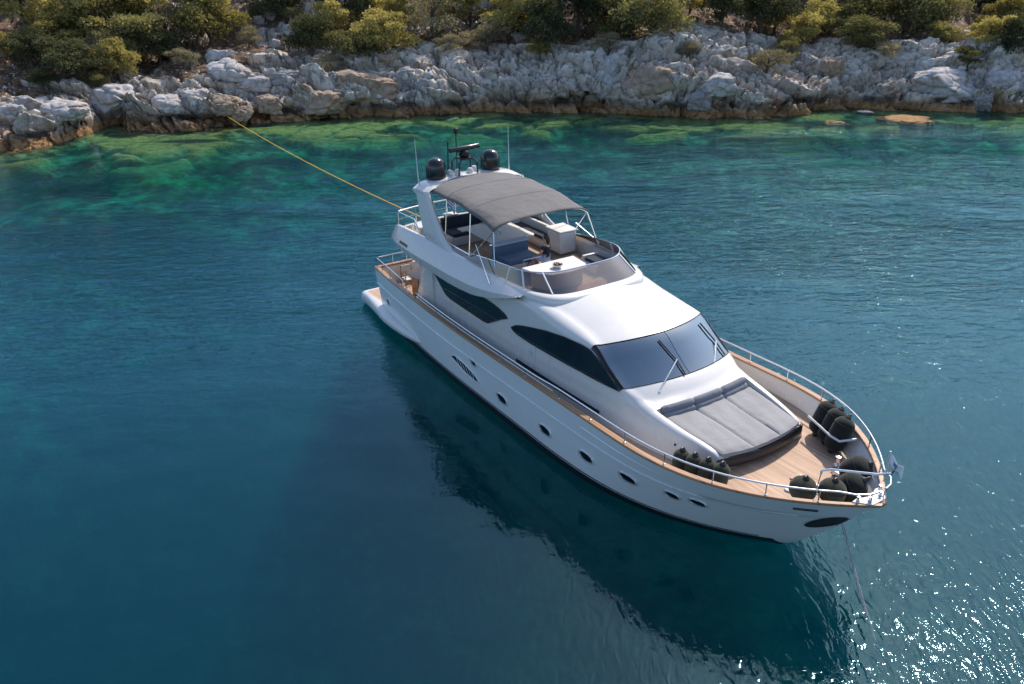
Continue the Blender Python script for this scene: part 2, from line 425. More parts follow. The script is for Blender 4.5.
# undercut notch along the waterline
notch = np.exp(-((Zb.ravel() - .75) / .42) ** 2) * 1.1 * np.clip((fbm(P * .22, 3, 19) - .42) * 5, 0, 1)
YY += notch * (D.ravel() > -.3)
mesh_grid('rocky_hillside', XX.reshape(X.shape), YY.reshape(X.shape), ZZ.reshape(X.shape), M['rock'], dict(rock=rockm, cell=c2 * .5 + c1 * .5), kind='structure')
def ground_z(x, y):
    return float(base_z(np.array([x]), np.array([y - ysh(x)]))[0][0])

# ---- seabed
def depth(x, d):
    s_ = np.maximum(-d, 0) * np.interp(x, [-26, -8], [.74, 1.0])
    return .075 * s_ + .0045 * s_ ** 2 + .03 * np.maximum(s_ - 22, 0) ** 1.75
def seabed_material():
    t = NT('seabed'); v = t.coord()
    at = t.n('ShaderNodeAttribute', attribute_name='stone'); gr = t.n('ShaderNodeAttribute', attribute_name='grass')
    n = t.noise(v, .5, 6, .7); n2 = t.noise(v, 2.2, 6, .7)
    st = t.ramp(n2, [(.3, (.14, .12, .03)), (.5, (.40, .36, .11)), (.72, (.62, .55, .24))])
    near = t.n('ShaderNodeSeparateXYZ'); t.l(v, near.inputs[0])
    sand = t.ramp(n, [(.38, (.010, .015, .010)), (.5, (.085, .105, .045)), (.64, (.38, .40, .21))])
    col = t.mix(at.outputs[2], sand, st)
    col = t.mix(gr.outputs[2], col, (.012, .016, .014))
    zz = t.math('ADD', near.outputs[2], t.math('MULTIPLY', n2, .2))
    col = t.mix(t.ramp(t.math('ADD', zz, .5), [(.44, 0.0), (.60, .75)]), col, t.ramp(n2, [(.3, (.12, .05, .015)), (.5, (.28, .13, .045)), (.7, (.44, .27, .13))]))
    t.pbr(col, .95, 0, t.bump(n2, .7, .12), spec=.05); return t.m
M['seabed'] = seabed_material()
def seagrass(P):
    """meadows of dark seagrass on the bed"""
    edge = fbm(P * .12, 4, 301) - .5
    def patch(cx, cy, rx, ry, soft=.35):
        q = np.sqrt(((P[:, 0] - cx) / rx) ** 2 + ((P[:, 1] - cy) / ry) ** 2) + edge * 1.2
        return np.clip((1.15 - q) / soft, 0, 1)
    return np.maximum.reduce([patch(-5, 22, 8, 6, .8) * .8, patch(-24, 52, 12, 4.5, .5) * .85, patch(-8, 54, 9, 4, .5) * .85, patch(4, 62, 10, 3, .5) * .6, patch(-36, 62, 7, 2.5, .5) * .8, patch(-19, 68, 3.6, 2.0, .5) * .9, patch(-27, 72.5, 3.0, .8, .5) * .9, patch(22, 70, 10, 2.2, .5) * .7, patch(30, 76, 7, 2, .5) * .8])
ds = -np.concatenate([np.arange(-1.5, 22, .22), 22 + np.cumsum(np.linspace(.25, 5, 36))])[::-1]
xs_ = np.concatenate([np.arange(-120, -64, 2.0), np.arange(-64, 64, .3), np.arange(64, 121, 2.0)])
D, X = np.meshgrid(ds, xs_); Y = ysh(X) + D; Zd = -np.minimum(depth(X, D), 15.0)
P = np.stack([X, Y * 1.0, Zd * 0], -1).reshape(-1, 3)
warp = np.stack([fbm(P * .35, 3, 151) - .5, fbm(P * .35, 3, 161) - .5, np.zeros(len(P))], 1) * 3
f1, f2, cs, _v = voro((P + warp) / np.array([4.2, 3.2, 3.0]), 203)
e1, e2, ce, _v = voro((P + warp) / np.array([1.4, 1.1, 1.5]), 213)
keep = (cs > .30)
st = np.clip((f2 - f1) / .11, 0, 1) * keep * np.clip(1.25 - (-D.ravel()) / 15.0, 0, 1)
hgt = st ** .7 * (.20 + .60 * cs) * np.clip(.30 + (-D.ravel()) / 7, 0, 1.3) + (ce - .5) * .22 * st + (fbm(P * .5, 4, 33) - .5) * .35
Zs = Zd.ravel() + np.minimum(hgt * np.clip((-D.ravel() + 1.0) / 1.5, 0, 1), np.maximum(-.16 + .26 * (cs > 2) - Zd.ravel(), 0)) - .05 - .4 * (D.ravel() > .6)
mesh_grid('seabed', X, Y, Zs.reshape(X.shape), M['seabed'], dict(stone=st, grass=seagrass(P)), kind='structure')

# ---- the water: a closed body whose top is a rippled mirror over clear, scattering water
def water_material():
    t = NT('sea_water'); v = t.coord()
    tr = t.n('ShaderNodeBsdfTransparent'); tr.inputs[0].default_value = (.96, .985, .985, 1)
    # ripples: slow swell, wind chop in gusts over the open water, fine crests running towards the bow close by
    sp = t.n('ShaderNodeSeparateXYZ'); t.l(v, sp.inputs[0]); yy = t.math('DIVIDE', sp.outputs[1], 80.0)
    def ridge(n_): return t.math('SUBTRACT', 1.0, t.math('ABSOLUTE', t.math('SUBTRACT', t.math('MULTIPLY', n_, 2.0), 1.0)))
    w0 = t.noise(t.coord(scale=(.16, .30, 1), rot=(0, 0, .5)), 1.0, 2, .5)
    w1 = t.noise(t.coord(scale=(.55, 1.5, 1), rot=(0, 0, .22)), 1.0, 3, .55, .5)
    w2 = ridge(t.noise(t.coord(scale=(1.1, 3.1, 1), rot=(0, 0, .30)), 1.0, 3, .55, .8))
    w3 = t.noise(t.coord(scale=(4.2, 1.55, 1), rot=(0, 0, .25)), 1.0, 2, .45, .9)
    w4 = t.noise(t.coord(scale=(6, 10, 1), rot=(0, 0, .2)), 1.0, 2, .5, .3)
    gust = t.ramp(t.noise(t.coord(scale=(.030, .085, 1), rot=(0, 0, .2)), 1.0, 3, .6), [(.38, .30), (.60, 1.0)])
    far = t.ramp(yy, [(.26, .05), (.45, .75), (.60, 1.0), (.90, .75), (.98, .3)])
    calm = t.ramp(t.math('ADD', t.math('DIVIDE', sp.outputs[0], 80.0), .5), [(.51, .22), (.62, 1.0)])
    near = t.math('MULTIPLY', calm, t.ramp(yy, [(.26, 1.0), (.42, .15)]))
    wind = t.ramp(t.math('ADD', t.math('DIVIDE', sp.outputs[0], 80.0), .5), [(.40, .62), (.62, 1.3)])
    g2 = t.math('MULTIPLY', t.math('MULTIPLY', gust, wind), far)
    chop = t.math('ADD', t.math('MULTIPLY', w1, .150), t.math('MULTIPLY', w2, .060))
    h = t.math('ADD', t.math('MULTIPLY', w0, .075), t.math('ADD', t.math('MULTIPLY', chop, g2), t.math('ADD', t.math('MULTIPLY', t.math('MULTIPLY', w3, .036), near), t.math('MULTIPLY', w4, .0013))))
    nm = t.bump(h, 1.0, 1.0)
    gl = t.n('ShaderNodeBsdfGlossy'); gl.inputs['Roughness'].default_value = .025; gl.inputs[0].default_value = (.48, .86, 1, 1); t.l(nm, gl.inputs['Normal'])
    fr = t.n('ShaderNodeFresnel'); fr.inputs[0].default_value = 1.38; t.l(nm, fr.inputs['Normal'])
    m2 = t.n('ShaderNodeMixShader'); t.l(fr.outputs[0], m2.inputs[0]); t.l(tr.outputs[0], m2.inputs[1]); t.l(gl.outputs[0], m2.inputs[2])
    t.l(m2.outputs[0], t.out.inputs['Surface'])
    ab = t.n('ShaderNodeVolumeAbsorption'); sc = t.n('ShaderNodeVolumeScatter')
    ABS = (.60, .072, .062); SCT = (.001, .0160, .0258)
    ad, sd = max(ABS), max(SCT)
    ab.inputs['Color'].default_value = (*[1 - a / ad for a in ABS], 1); ab.inputs['Density'].default_value = ad
    sc.inputs['Color'].default_value = (*[a / sd for a in SCT], 1); sc.inputs['Density'].default_value = sd
    sc.inputs['Anisotropy'].default_value = 0.0
    ad_ = t.n('ShaderNodeAddShader'); t.l(ab.outputs[0], ad_.inputs[0]); t.l(sc.outputs[0], ad_.inputs[1]); t.l(ad_.outputs[0], t.out.inputs['Volume'])
    t.m.cycles.homogeneous_volume = True
    return t.m
M['water'] = water_material()
m = MB(); wb = [(-170, -60), (170, -60), (170, 92), (-170, 92)]
m.prism(wb, -17.0, 0.0)
setp(m.build('sea_water', M['water'], None, smooth=False), kind='structure')

# ================================================================== THE YACHT  (x forward, y to port, z up from the waterline)
BX, BY, BTH = -3.93, 36.29, R(-57.5)
yacht = empty('motor_yacht', (BX, BY, 0), BTH, label='large white motor yacht with grey bimini and teak foredeck lying at anchor', cat='yacht')

# ---- hull
LOA = 23.5
def sheer_z(x): t = x / LOA; return 2.42 + 0.27 * t + 0.09 * t * t
def stem_x(z): return 21.0 + (2.5 * (max(z, 0) / 2.84) ** 0.85 if z >= 0 else 1.6 * z)
XA = 0.9
def beam_sheer(x):
    w = 3.26
    if x > 17.2: w = 0.13 + (w - 0.13) * (1 - ((x - 17.2) / (LOA - 17.2)) ** 2.75)
    if x < 11: w -= 0.52 * ((11 - x) / 10.1) ** 2
    return w
def beam_wl(x):
    w = 2.85
    if x > 12.6: w = 0.02 + (w - 0.02) * (1 - min(1, (x - 12.6) / (21.0 - 12.6)) ** 3.0)
    if x < 9: w -= 0.38 * ((9 - x) / 8.1) ** 2
    return w
FZ = [-0.22, -0.08, 0.0, 0.03, 0.06, 0.1, 0.15, 0.2, 0.26, 0.32, 0.39, 0.45, 0.52, 0.58, 0.65, 0.705, 0.715, 0.76, 0.81, 0.86, 0.91, 0.955, 1.0]
def hull_pt(u, f):
    xs = XA + u * (LOA - XA); zs = sheer_z(xs)
    z = f * zs
    x = XA + u * (stem_x(z) - XA)
    ws = beam_sheer(xs); ww = beam_wl(XA + u * (21.0 - XA))
    if f <= 0:
        w = ww * (1 + 0.5 * f * (1 + 2 * u))
    else:
        e = lerp(0.75, 1.35, u ** 3)
        w = ww + (ws - ww) * f ** e
        if f > 0.71: w += 0.035 * min(1, (1 - u) * 12)
    return Vector((x, max(w, 0.02), z))
US = [1 - (1 - i / 80.0) ** 1.6 for i in range(81)]
m = MB()
rows_s = [[(lambda p: (p.x, -p.y, p.z))(hull_pt(u, f)) for f in FZ] for u in US]
rows_p = [[tuple(hull_pt(u, f)) for f in FZ] for u in US]
m.grid(rows_s); m.grid(rows_p, flip=True)
m.grid([[a_[0], b_[0]] for a_, b_ in zip(rows_s, rows_p)])
for k in (0, -1):                                  # transom and stem faces
    for j in range(len(FZ) - 1):
        m.add([rows_s[k][j], rows_s[k][j + 1], rows_p[k][j + 1], rows_p[k][j]], [(0, 1, 2, 3)])
hull = m.build('hull', M['hullwhite'], yacht, ang=30)

def hull_y(x, z):
    """half width of the outer skin at x, z"""
    lo, hi = 0.0, 1.0
    for _ in range(40):
        u = (lo + hi) / 2
        xs = XA + u * (LOA - XA); f = z / sheer_z(xs)
        if hull_pt(u, f).x < x: lo = u
        else: hi = u
    return hull_pt(u, z / sheer_z(XA + u * (LOA - XA))).y

def sideloft(name, mat, zlo, zhi, x0, x1, off, parent, n=70, both=True, sm=True):
    m = MB()
    for s in ((-1, 1) if both else (-1,)):
        P = []
        for i in range(n + 1):
            x = lerp(x0, x1, i / n)
            zl = zlo(x) if callable(zlo) else zlo; zh = zhi(x) if callable(zhi) else zhi
            ZZ = [lerp(zl, zh, k / 6) for k in range(7)]; W = [hull_y(x, z) for z in ZZ]
            P.append([(x, s * (W[0] - 0.03), zl)] + [(x, s * (w + off), z) for w, z in zip(W, ZZ)] + [(x, s * (W[-1] - 0.03), zh)])
        m.grid(P, flip=(s > 0))
    return m.build(name, mat, parent, smooth=sm, ang=40)
sideloft('boot_stripe', M['boot'], -0.08, 0.29, XA + 0.02, 20.95, 0.016, hull)
sideloft('boot_stripe', M['boot'], 0.335, 0.375, XA + 0.02, 20.7, 0.016, hull)
sideloft('rub_rail', M['hullwhite'], lambda x: 0.70 * sheer_z(x) - 0.02, lambda x: 0.70 * sheer_z(x) + 0.035, XA + 0.02, 22.0, 0.03, hull)

# portholes on the hull (x, z, length, height)
def oval_on_hull(x, z, lx, hz, s, off, n=24, sc=1.0):
    pts = []
    for k in range(n):
        a = 2 * math.pi * k / n
        c, d = math.cos(a), math.sin(a)
        px = x + lx * sc * math.copysign(abs(c) ** 0.8, c); pz = z + hz * sc * math.copysign(abs(d) ** 0.8, d)
        pts.append(Vector((px, s * (hull_y(px, pz) + off), pz)))
    return pts
PORTS = [(9.76, 1.70, 0.16, 0.12), (11.42, 1.0, 0.27, 0.16), (13.94, 1.04, 0.27, 0.16), (16.0, 1.15, 0.27, 0.155), (17.72, 1.32, 0.27, 0.145), (19.16, 1.47, 0.18, 0.12), (19.84, 1.53, 0.18, 0.12), (1.98, 1.2, 0.14, 0.14)]
for x, z, lx, hz in PORTS:
    for s in (-1, 1):
        m = MB()
        a = oval_on_hull(x, z, lx, hz, s, 0.012); c = sum(a, Vector()) / len(a)
        m.add(a + [c], [(k, (k + 1) % 24, 24) for k in range(24)])
        po = m.build('porthole', M['darkglass'], hull)
        r1 = oval_on_hull(x, z, lx, hz, s, 0.042, sc=1.19); r2 = oval_on_hull(x, z, lx, hz, s, 0.036, sc=1.02); r0 = oval_on_hull(x, z, lx, hz, s, -0.02, sc=1.2)
        m = MB().grid([r0, r1, r2, a], closed_v=True); m.build('rim', M['chrome'], po)
# engine-room vent with slats
for s in (-1, 1):
    m = MB()
    up = [(8.0, 1.22), (8.3, 1.40), (9.0, 1.37), (9.65, 1.22), (10.0, 1.02)]
    dn = [(8.0, 1.22), (8.3, 1.12), (9.0, 0.94), (9.65, 0.91), (10.0, 1.02)]
    P = []
    for i in range(21):
        x = 8 + 2 * i / 20
        a = np.interp(x, [q[0] for q in up], [q[1] for q in up]); b = np.interp(x, [q[0] for q in dn], [q[1] for q in dn])
        P.append([(x, s * (hull_y(x, z_) + 0.018), z_) for z_ in np.linspace(b, a, 7)])
    m.grid(P, flip=(s < 0)); ve = m.build('hull_vent', M['darkglass'], hull)
    m = MB()
    m.tube([(q[0], s * (hull_y(*q) + 0.028), q[1]) for q in up + dn[::-1][1:-1]], 0.022, 6, closed=True)
    for x in np.linspace(8.5, 9.55, 6):
        a = np.interp(x, [q[0] for q in up], [q[1] for q in up]); b = np.interp(x, [q[0] for q in dn], [q[1] for q in dn])
        m.tube([(lerp(x + .06, x - .06, k / 4), s * (hull_y(lerp(x + .06, x - .06, k / 4), lerp(b, a, k / 4)) + 0.028), lerp(b, a, k / 4)) for k in range(5)], 0.010, 5)
    m.build('vent_grille', M['hullwhite'], ve)
# anchor pocket and fairlead slots near the bow
for s in (-1, 1):
    m = MB(); rings = []
    for q in (1.0, .66, .33, .02):
        ring = []
        for k in range(28):
            a = 2 * math.pi * k / 28
            uu = min(.9985, .988 + .0118 * q * math.cos(a)); ff = .63 + .12 * q * math.sin(a) + .05 * q * math.cos(a)
            p = hull_pt(uu, ff); ring.append((p.x + .012, s * (p.y + .022), p.z - .012))
        rings.append(ring)
    m.grid(rings, closed_v=True)
    m.build('anchor_pocket', M['blackmatte'], hull)
    m = MB(); x0, x1 = 22.08, 22.48
    m.tube([(lerp(x0, x1, i / 6), s * (hull_y(lerp(x0, x1, i / 6), 2.36) + 0.03), 2.36) for i in range(7)], 0.032, 8)
    m.build('fairlead_slot', M['blackmatte'], hull)
m = MB()
for s in (-1, 1):
    P = [(x, s * (hull_y(x, 2.25) + 0.01), 2.2 + 0.005 * x) for x in np.linspace(16, 21.0, 24)]
    m.tube(P, 0.012, 5)
m.build('trim_line', M['steel'], hull)

# ---- decks
def deck_z(x): return sheer_z(x) - 0.56 if x > 5.0 else lerp(1.62, sheer_z(5.0) - 0.56, sstep(4.2, 5.0, x))
def skin_in(x, t=0.11): return max(beam_sheer(x) - t, 0.02)
XE = 22.80
def deck_w(x): return max(.02, min(skin_in(x, .10), hull_y(min(x, XE), deck_z(x)) - .07 if x > 12 else 9))
XD = [0.95 + (XE - 0.95) * i / 100 for i in range(101)]
m = MB(); m.grid([[(x, w * deck_w(x), deck_z(x)) for w in np.linspace(-1, 1, 9)] for x in XD])
deck = m.build('deck', M['teak'], yacht)
m = MB()
for s in (-1, 1):                                  # inner face of the bulwark
    m.grid([[(min(x, XE), s * deck_w(min(x, XE)), deck_z(x) - .02), (x, s * skin_in(x, .10), sheer_z(x) - 0.01)] for x in XD + [22.95, 23.1, 23.25, 23.38]], flip=(s > 0))
m.add([(1.0, -2.5, 1.55), (1.0, 2.5, 1.55), (1.0, 2.5, 2.38), (1.0, -2.5, 2.38)], [(0, 1, 2, 3)])
m.build('bulwark_lining', M['gelcoat'], yacht)
m = MB()                                           # light margin board round the foredeck teak
for s in (-1, 1):
    P = []
    for x in np.linspace(15.5, 22.7, 40):
        w = deck_w(x); P.append([(x, s * (w - .003), deck_z(x) + .012), (x, s * max(w - .20, .0), deck_z(x) + .012)])
    m.grid(P, flip=(s < 0))
m.build('margin_board', M['teakgrey'], deck)
m = MB()                                           # teak cap rail
XC = [XA + (LOA - XA) * i / 120 for i in range(121)]
for s in (-1, 1):
    P = []
    for x in XC:
        a = beam_sheer(x) + 0.045; b = max(beam_sheer(x) - 0.15, 0.0); z = sheer_z(x)
        P.append([(x, s * a, z - .02), (x, s * a, z + .03), (x, s * (a - .02), z + .045), (x, s * (b + .02 if b > .02 else b), z + .045), (x, s * b, z + .03), (x, s * b, z - .02)])
    m.grid(P, flip=(s > 0))
m.box(XA - .03, XA + .13, -2.74, 2.74, sheer_z(XA) - .02, sheer_z(XA) + .043)
m.prism([(LOA - .02, -.19), (LOA + .05, -.1), (LOA + .05, .1), (LOA - .02, .19)], sheer_z(LOA) - .02, sheer_z(LOA) + .044)
m.build('cap_rail', M['teakcap'], yacht, ang=30)
# bow chock plate (white) with two fairleads
m = MB(); m.prism([(23.08, -.56), (23.44, -.24), (23.44, .24), (23.08, .56), (23.05, .34), (23.2, 0), (23.05, -.34)], sheer_z(23) + .046, sheer_z(23) + .075)
m.build('bow_plate', M['gelcoat'], yacht, bevel=.01)
for x, y in ((23.3, -.2), (23.14, -.42), (23.3, .2), (23.14, .42)):
    m = MB().lathe([(.045, 0), (.05, .02), (.03, .04), (.03, .12), (.05, .14), (.0, .15)], (x, y, sheer_z(23) + .07), 10)
    m.build('bow_bollard', M['steel'], yacht)

# ---- swim platform and side sponsons
m = MB()
def rr(x0, x1, w, r=.35, n=8):
    pts = [(x1, -w)]
    pts += [(x0 + r - r * math.sin(a), -w + r - r * math.cos(a)) for a in np.linspace(0, math.pi / 2, n)]
    pts += [(x, -y) for x, y in pts[::-1]]
    return pts
m.prism(rr(-1.5, 1.0, 2.62), 0.16, 0.50)
plat = m.build('swim_platform', M['gelcoat'], yacht, bevel=.05, seg=3)
m = MB(); m.prism(rr(-1.32, 0.88, 2.42, .25), 0.48, 0.512); m.build('teak_inlay', M['teak'], plat)
for s in (-1, 1):
    m = MB(); rows = []
    for i in range(30):
        t = i / 29; x = lerp(-1.1, 5.35, t)
        hx = hull_y(max(x, 1.0), 0.5)
        k = (1 - t ** 3.5)
        w = lerp(2.60, hx + .34, sstep(-1.1, 2.0, x)) + .10
        out = lerp(hx - .05, w, k); zc = lerp(.36, .55, t); hh = .27 * max(.05, k) ** .6
        ring = []
        for a in np.linspace(-math.pi / 2, math.pi / 2, 9):
            ring.append((x, s * (hx - .1 + (out - hx + .1) * max(0, math.cos(a)) ** .5), zc + hh * math.sin(a)))
        rows.append(ring)
    m.grid(rows, flip=(s < 0)); m.build('side_sponson', M['gelcoat'], yacht, ang=50)

# ---- deckhouse shell (x edge, bulge, y base, y top, z top, z centre, fillet, z inner)
ST = [  # xe   bulge  yb    yt    zt    zc    r    zi(drop)
 (5.1,  0.0, 2.46, 2.38, 4.10, 4.12, .08, 0),
 (9.0,  0.0, 2.52, 2.40, 4.25, 4.26, .08, .03),
 (11.0, 0.30, 2.54, 2.40, 4.43, 4.28, .11, .18),
 (11.95, 0.70, 2.53, 2.38, 4.58, 4.28, .23, .31),
 (12.05, 0.72, 2.53, 2.37, 4.58, 4.78, .24, 0),
 (13.2, 0.66, 2.51, 2.33, 4.48, 4.70, .34, 0),
 (14.2, 0.68, 2.49, 2.28, 4.36, 4.55, .28, 0),
 (15.07, 0.68, 2.46, 2.20, 4.22, 4.36, .12, 0),
 (15.75, 0.62, 2.44, 2.18, 3.78, 3.90, .08, 0),
 (16.44, 0.52, 2.40, 2.16, 3.37, 3.47, .08, 0),
 (16.62, 0.52, 2.39, 2.15, 3.30, 3.40, .14, 0),
 (16.94, 0.46, 2.34, 2.10, 3.16, 3.24, .22, 0),
 (17.40, 0.30, 2.29, 2.06, 3.07, 3.10, .22, 0),
 (17.48, 0.16, 2.28, 2.05, 3.05, 2.76, .20, .29),
 (18.34, 0.12, 2.14, 1.94, 2.93, 2.70, .16, .21),
 (19.14, 0.18, 1.96, 1.78, 2.83, 2.65, .12, .13),
 (19.62, 0.22, 1.80, 1.66, 2.74, 2.60, .07, .08),
 (19.79, 0.24, 1.74, 1.61, 2.66, 2.58, .06, .04),
]
def shell_row(xe):
    bu, yb, yt, zt, zc, r, dz = crom(ST, xe)
    zd = deck_z(xe) - .04; zi = zt - dz
    half = []
    for k in range(7):
        t = k / 6; half.append((xe, lerp(yb, yt, t), lerp(zd, zt - r, t)))
    for a in np.linspace(0, math.pi / 2, 7)[1:]:
        half.append((xe, yt - r * 1.1 + r * 1.1 * math.cos(a), zt - r + r * math.sin(a)))
    yi = yt - r * 1.1
    half.append((xe, yi - .07, zt + (0.004 if dz == 0 else 0)))
    half.append((xe, yi - .10, zi)); y0 = yi - .10
    for k in range(1, 11):
        y = y0 * (1 - k / 10); half.append((xe, y, zi + (zc - zi) * (1 - (y / y0) ** 2)))
    out = []
    for x, y, z in half:
        out.append((x + bu * (1 - min(1, y / yt) ** 2), -y, z))
    full = out + [(x, -y, z) for x, y, z in out[::-1][1:]]
    return full
NSIDE = 13                                         # points that belong to side wall + fillet
xs_shell = sorted(set([s_[0] for s_ in ST] + [round(v, 3) for v in np.arange(5.1, 17.3, 0.23)] + [17.65, 17.95, 18.65, 18.9, 19.4, 19.55]))
xs_shell = [x for x in xs_shell if not any(0 < abs(x - s_[0]) < .04 for s_ in ST)]
rows = [shell_row(x) for x in xs_shell]
NP = len(rows[0])
shell = MB(); pil = MB()
for r_ in rows: shell.v += r_; pil.v += r_
for i in range(len(rows) - 1):
    for j in range(NP - 1):
        a, b, c, d = i * NP + j, i * NP + j + 1, (i + 1) * NP + j + 1, (i + 1) * NP + j
        mid = (xs_shell[i] + xs_shell[i + 1]) / 2
        if 15.07 < mid < 16.44 and NSIDE - 1 <= j < NP - NSIDE: continue
        if 15.07 < mid < 16.44 and (6 <= j < NSIDE - 1 or NP - NSIDE <= j < NP - 7): pil.f.append((a, b, c, d)); continue
        shell.f.append((a, b, c, d))
n0 = len(rows) - 1                                 # front and aft closure
shell.f.append(tuple(n0 * NP + j for j in range(NP)))
shell.f.append(tuple(range(NP - 1, -1, -1)))
house = shell.build('deckhouse', M['gelcoat'], yacht, ang=42)
for sgn in (-1, 1):
    q = MB(); fs = [f for f in pil.f if pil.v[f[0]][1] * sgn > 0]
    for f in fs: q.add([pil.v[i] for i in f], [(0, 1, 2, 3)])
    q.build('windscreen_pillar', M['darkglass'], house)
# windscreen: three raked panes between the roof edge and the trunk
wr = [shell_row(x) for x in np.linspace(15.07, 16.44, 7)]
lo, hi = NSIDE - 1, NP - NSIDE
cuts = [lo, lo + (hi - lo) // 2, hi]
for a, b in zip(cuts[:-1], cuts[1:]):
    m = MB(); m.grid([[(q[0] - .01, q[1], q[2] + .006) for q in row[a:b + 1]] for row in wr])
    m.build('windscreen', M['windscreen'], house)
m = MB()
m.tube([(q[0] + .01, q[1], q[2] + .012) for q in wr[0][lo - 3:hi + 4]], .014, 6)
m.build('roof_edge_trim', M['boot'], house)
m = MB(); k = (lo + hi) // 2
m.tube([(row[k][0] + .002, row[k][1], row[k][2] + .004) for row in wr], .006, 5)
for j in (lo, hi): m.tube([(row[j][0], row[j][1], row[j][2] + .006) for row in wr], .016, 6)
m.tube([(q[0] - .005, q[1], q[2] + .012) for q in wr[-1][lo:hi + 1]], .014, 6)
m.build('windscreen_frame', M['boot'], house)
# what shows through the windscreen: a dark dash with a pale console
m = MB(); m.prism([(14.9, -1.9), (16.1, -1.95), (16.6, -.9), (16.7, 0), (16.6, .9), (16.1, 1.95), (14.9, 1.9)], 3.16, 3.24)
dash = m.build('dashboard', M['boot'], house)
m = MB(); m.prism([(15.2, -1.45), (16.05, -1.5), (16.2, -.65), (15.35, -.55)], 3.25, lambda x, y: 3.42 - .1 * (x - 15.2))
m.build('instrument_console', M['palecush'], dash, bevel=.02)
m = MB(); m.prism([(15.5, -1.1), (15.75, -1.12), (15.8, -.85), (15.55, -.83)], 3.36, lambda x, y: 3.45 - .1 * (x - 15.2)); m.build('display', M['boot'], dash)
m = MB(); m.box(12.6, 14.7, -2.1, 2.1, 2.5, 2.6); m.build('saloon_floor', M['wood'], house)
for y in (-.9, .5):
    m = MB(); m.box(14.1, 14.7, y - .33, y + .33, 2.65, 3.15); m.box(14.0, 14.15, y - .33, y + .33, 3.1, 3.9); m.build('helm_seat', M['darkcush'], house, bevel=.05)

def side_y(x, z):
    bu, yb, yt, zt, zc, r, dz = crom(ST, x); zd = deck_z(x) - .04
    return lerp(yb, yt, (z - zd) / (zt - r - zd))
def side_window(name, up, dn, x0, x1, n=40, mat='darkglass', off=.03):
    for s in (-1, 1):
        P = []; edge_u = []; edge_d = []
        for i in range(n + 1):
            x = lerp(x0, x1, i / n)
            a = float(np.interp(x, [q[0] for q in up], [q[1] for q in up])); b = float(np.interp(x, [q[0] for q in dn], [q[1] for q in dn]))
            a = max(a, b + .002)
            P.append([(x, s * (side_y(x, z) + off), z) for z in np.linspace(b, a, 6)])
            edge_u.append((x, s * (side_y(x, a) + off - .004), a)); edge_d.append((x, s * (side_y(x, b) + off - .004), b))
        m = MB(); m.grid(P, flip=(s < 0)); w = m.build(name, M[mat], house)
        m = MB(); m.tube(edge_u + edge_d[::-1], .016, 6, closed=True); m.build('window_frame', M['blackmatte'], w)
fw_up = [(11.16, 3.40), (11.35, 3.54), (11.7, 3.66), (12.2, 3.78), (13.0, 3.95), (13.9, 4.07), (14.6, 4.10), (15.05, 4.08), (15.4, 3.93), (16.1, 3.52), (16.40, 3.30)]
fw_dn = [(11.16, 3.40), (11.25, 3.34), (11.5, 3.29), (12.2, 3.26), (13.4, 3.26), (14.8, 3.28), (15.6, 3.28), (16.40, 3.29)]
side_window('side_window', fw_up, fw_dn, 11.16, 16.40)
ra_up = [(5.5, 3.82), (9.8, 3.84), (10.3, 3.80), (10.75, 3.72), (10.9, 3.64)]
ra_dn = [(5.5, 3.80), (5.8, 3.55), (6.6, 3.06), (6.95, 2.99), (9.4, 2.98), (9.7, 3.02), (10.5, 3.45), (10.9, 3.63)]
side_window('side_window', ra_up, ra_dn, 5.5, 10.9)
for s in (-1, 1):                                  # pantry door outline, lamp and speaker on the house side
    m = MB()
    pth = [(12.55, 2.2), (12.55, 3.22), (13.3, 3.22), (13.3, 2.2)]
    m.tube([(x, s * (side_y(x, z) + .0), z) for x, z in pth], .009, 5)
    m.build('door_seam', M['palecush'], house)
    m = MB(); m.grid([[(x, s * (side_y(x, z) + .012), z) for z in (2.24, 2.42)] for x in np.linspace(11.5, 15.8, 30)]); m.build('side_strip', M['boot'], house)  # plain dark strip along the foot of the house side
for s in (-1, 1):
    m = MB(); m.box(12.2, 12.42, s * (side_y(12.3, 2.95)) - .012, s * (side_y(12.3, 2.95)) + .018, 2.86, 3.02); m.build('deck_lamp', M['palecush'], house, bevel=.01)
    m = MB()
    m.lathe([(.035, 0), (.035, .02), (0, .03)], (18.55, s * (side_y(18.55, 2.55) - .005), 2.55), 10, (0, s, .2)); m.build('deck_speaker', M['blackmatte'], house)
# windscreen wipers: a steel arm from the trunk to a black blade lying on the glass
def glass_pt(sx, y):
    row = shell_row(sx); best = min(row[lo:hi + 1], key=lambda q: abs(q[1] - y)); return Vector(best) + Vector((.03, 0, .035))
for y0, y1 in ((-1.25, -.28), (.90, 1.70)):
    b0 = Vector((17.05, y0, 3.27)); tip = glass_pt(15.95, y1)
    m = MB(); m.tube([b0 - Vector((0, 0, .08)), b0 + Vector((0, 0, .04)), tip + Vector((.02, 0, .03))], .022, 6); m.lathe([(.05, -.06), (.05, .03), (.03, .06)], tuple(b0), 8)
    w = m.build('wiper_arm', M['steel'], house)
    m = MB(); m.tube([glass_pt(15.3, y1 - .02), tip, glass_pt(16.42, y1 + .02)], .024, 6); m.build('wiper_blade', M['blackmatte'], w)

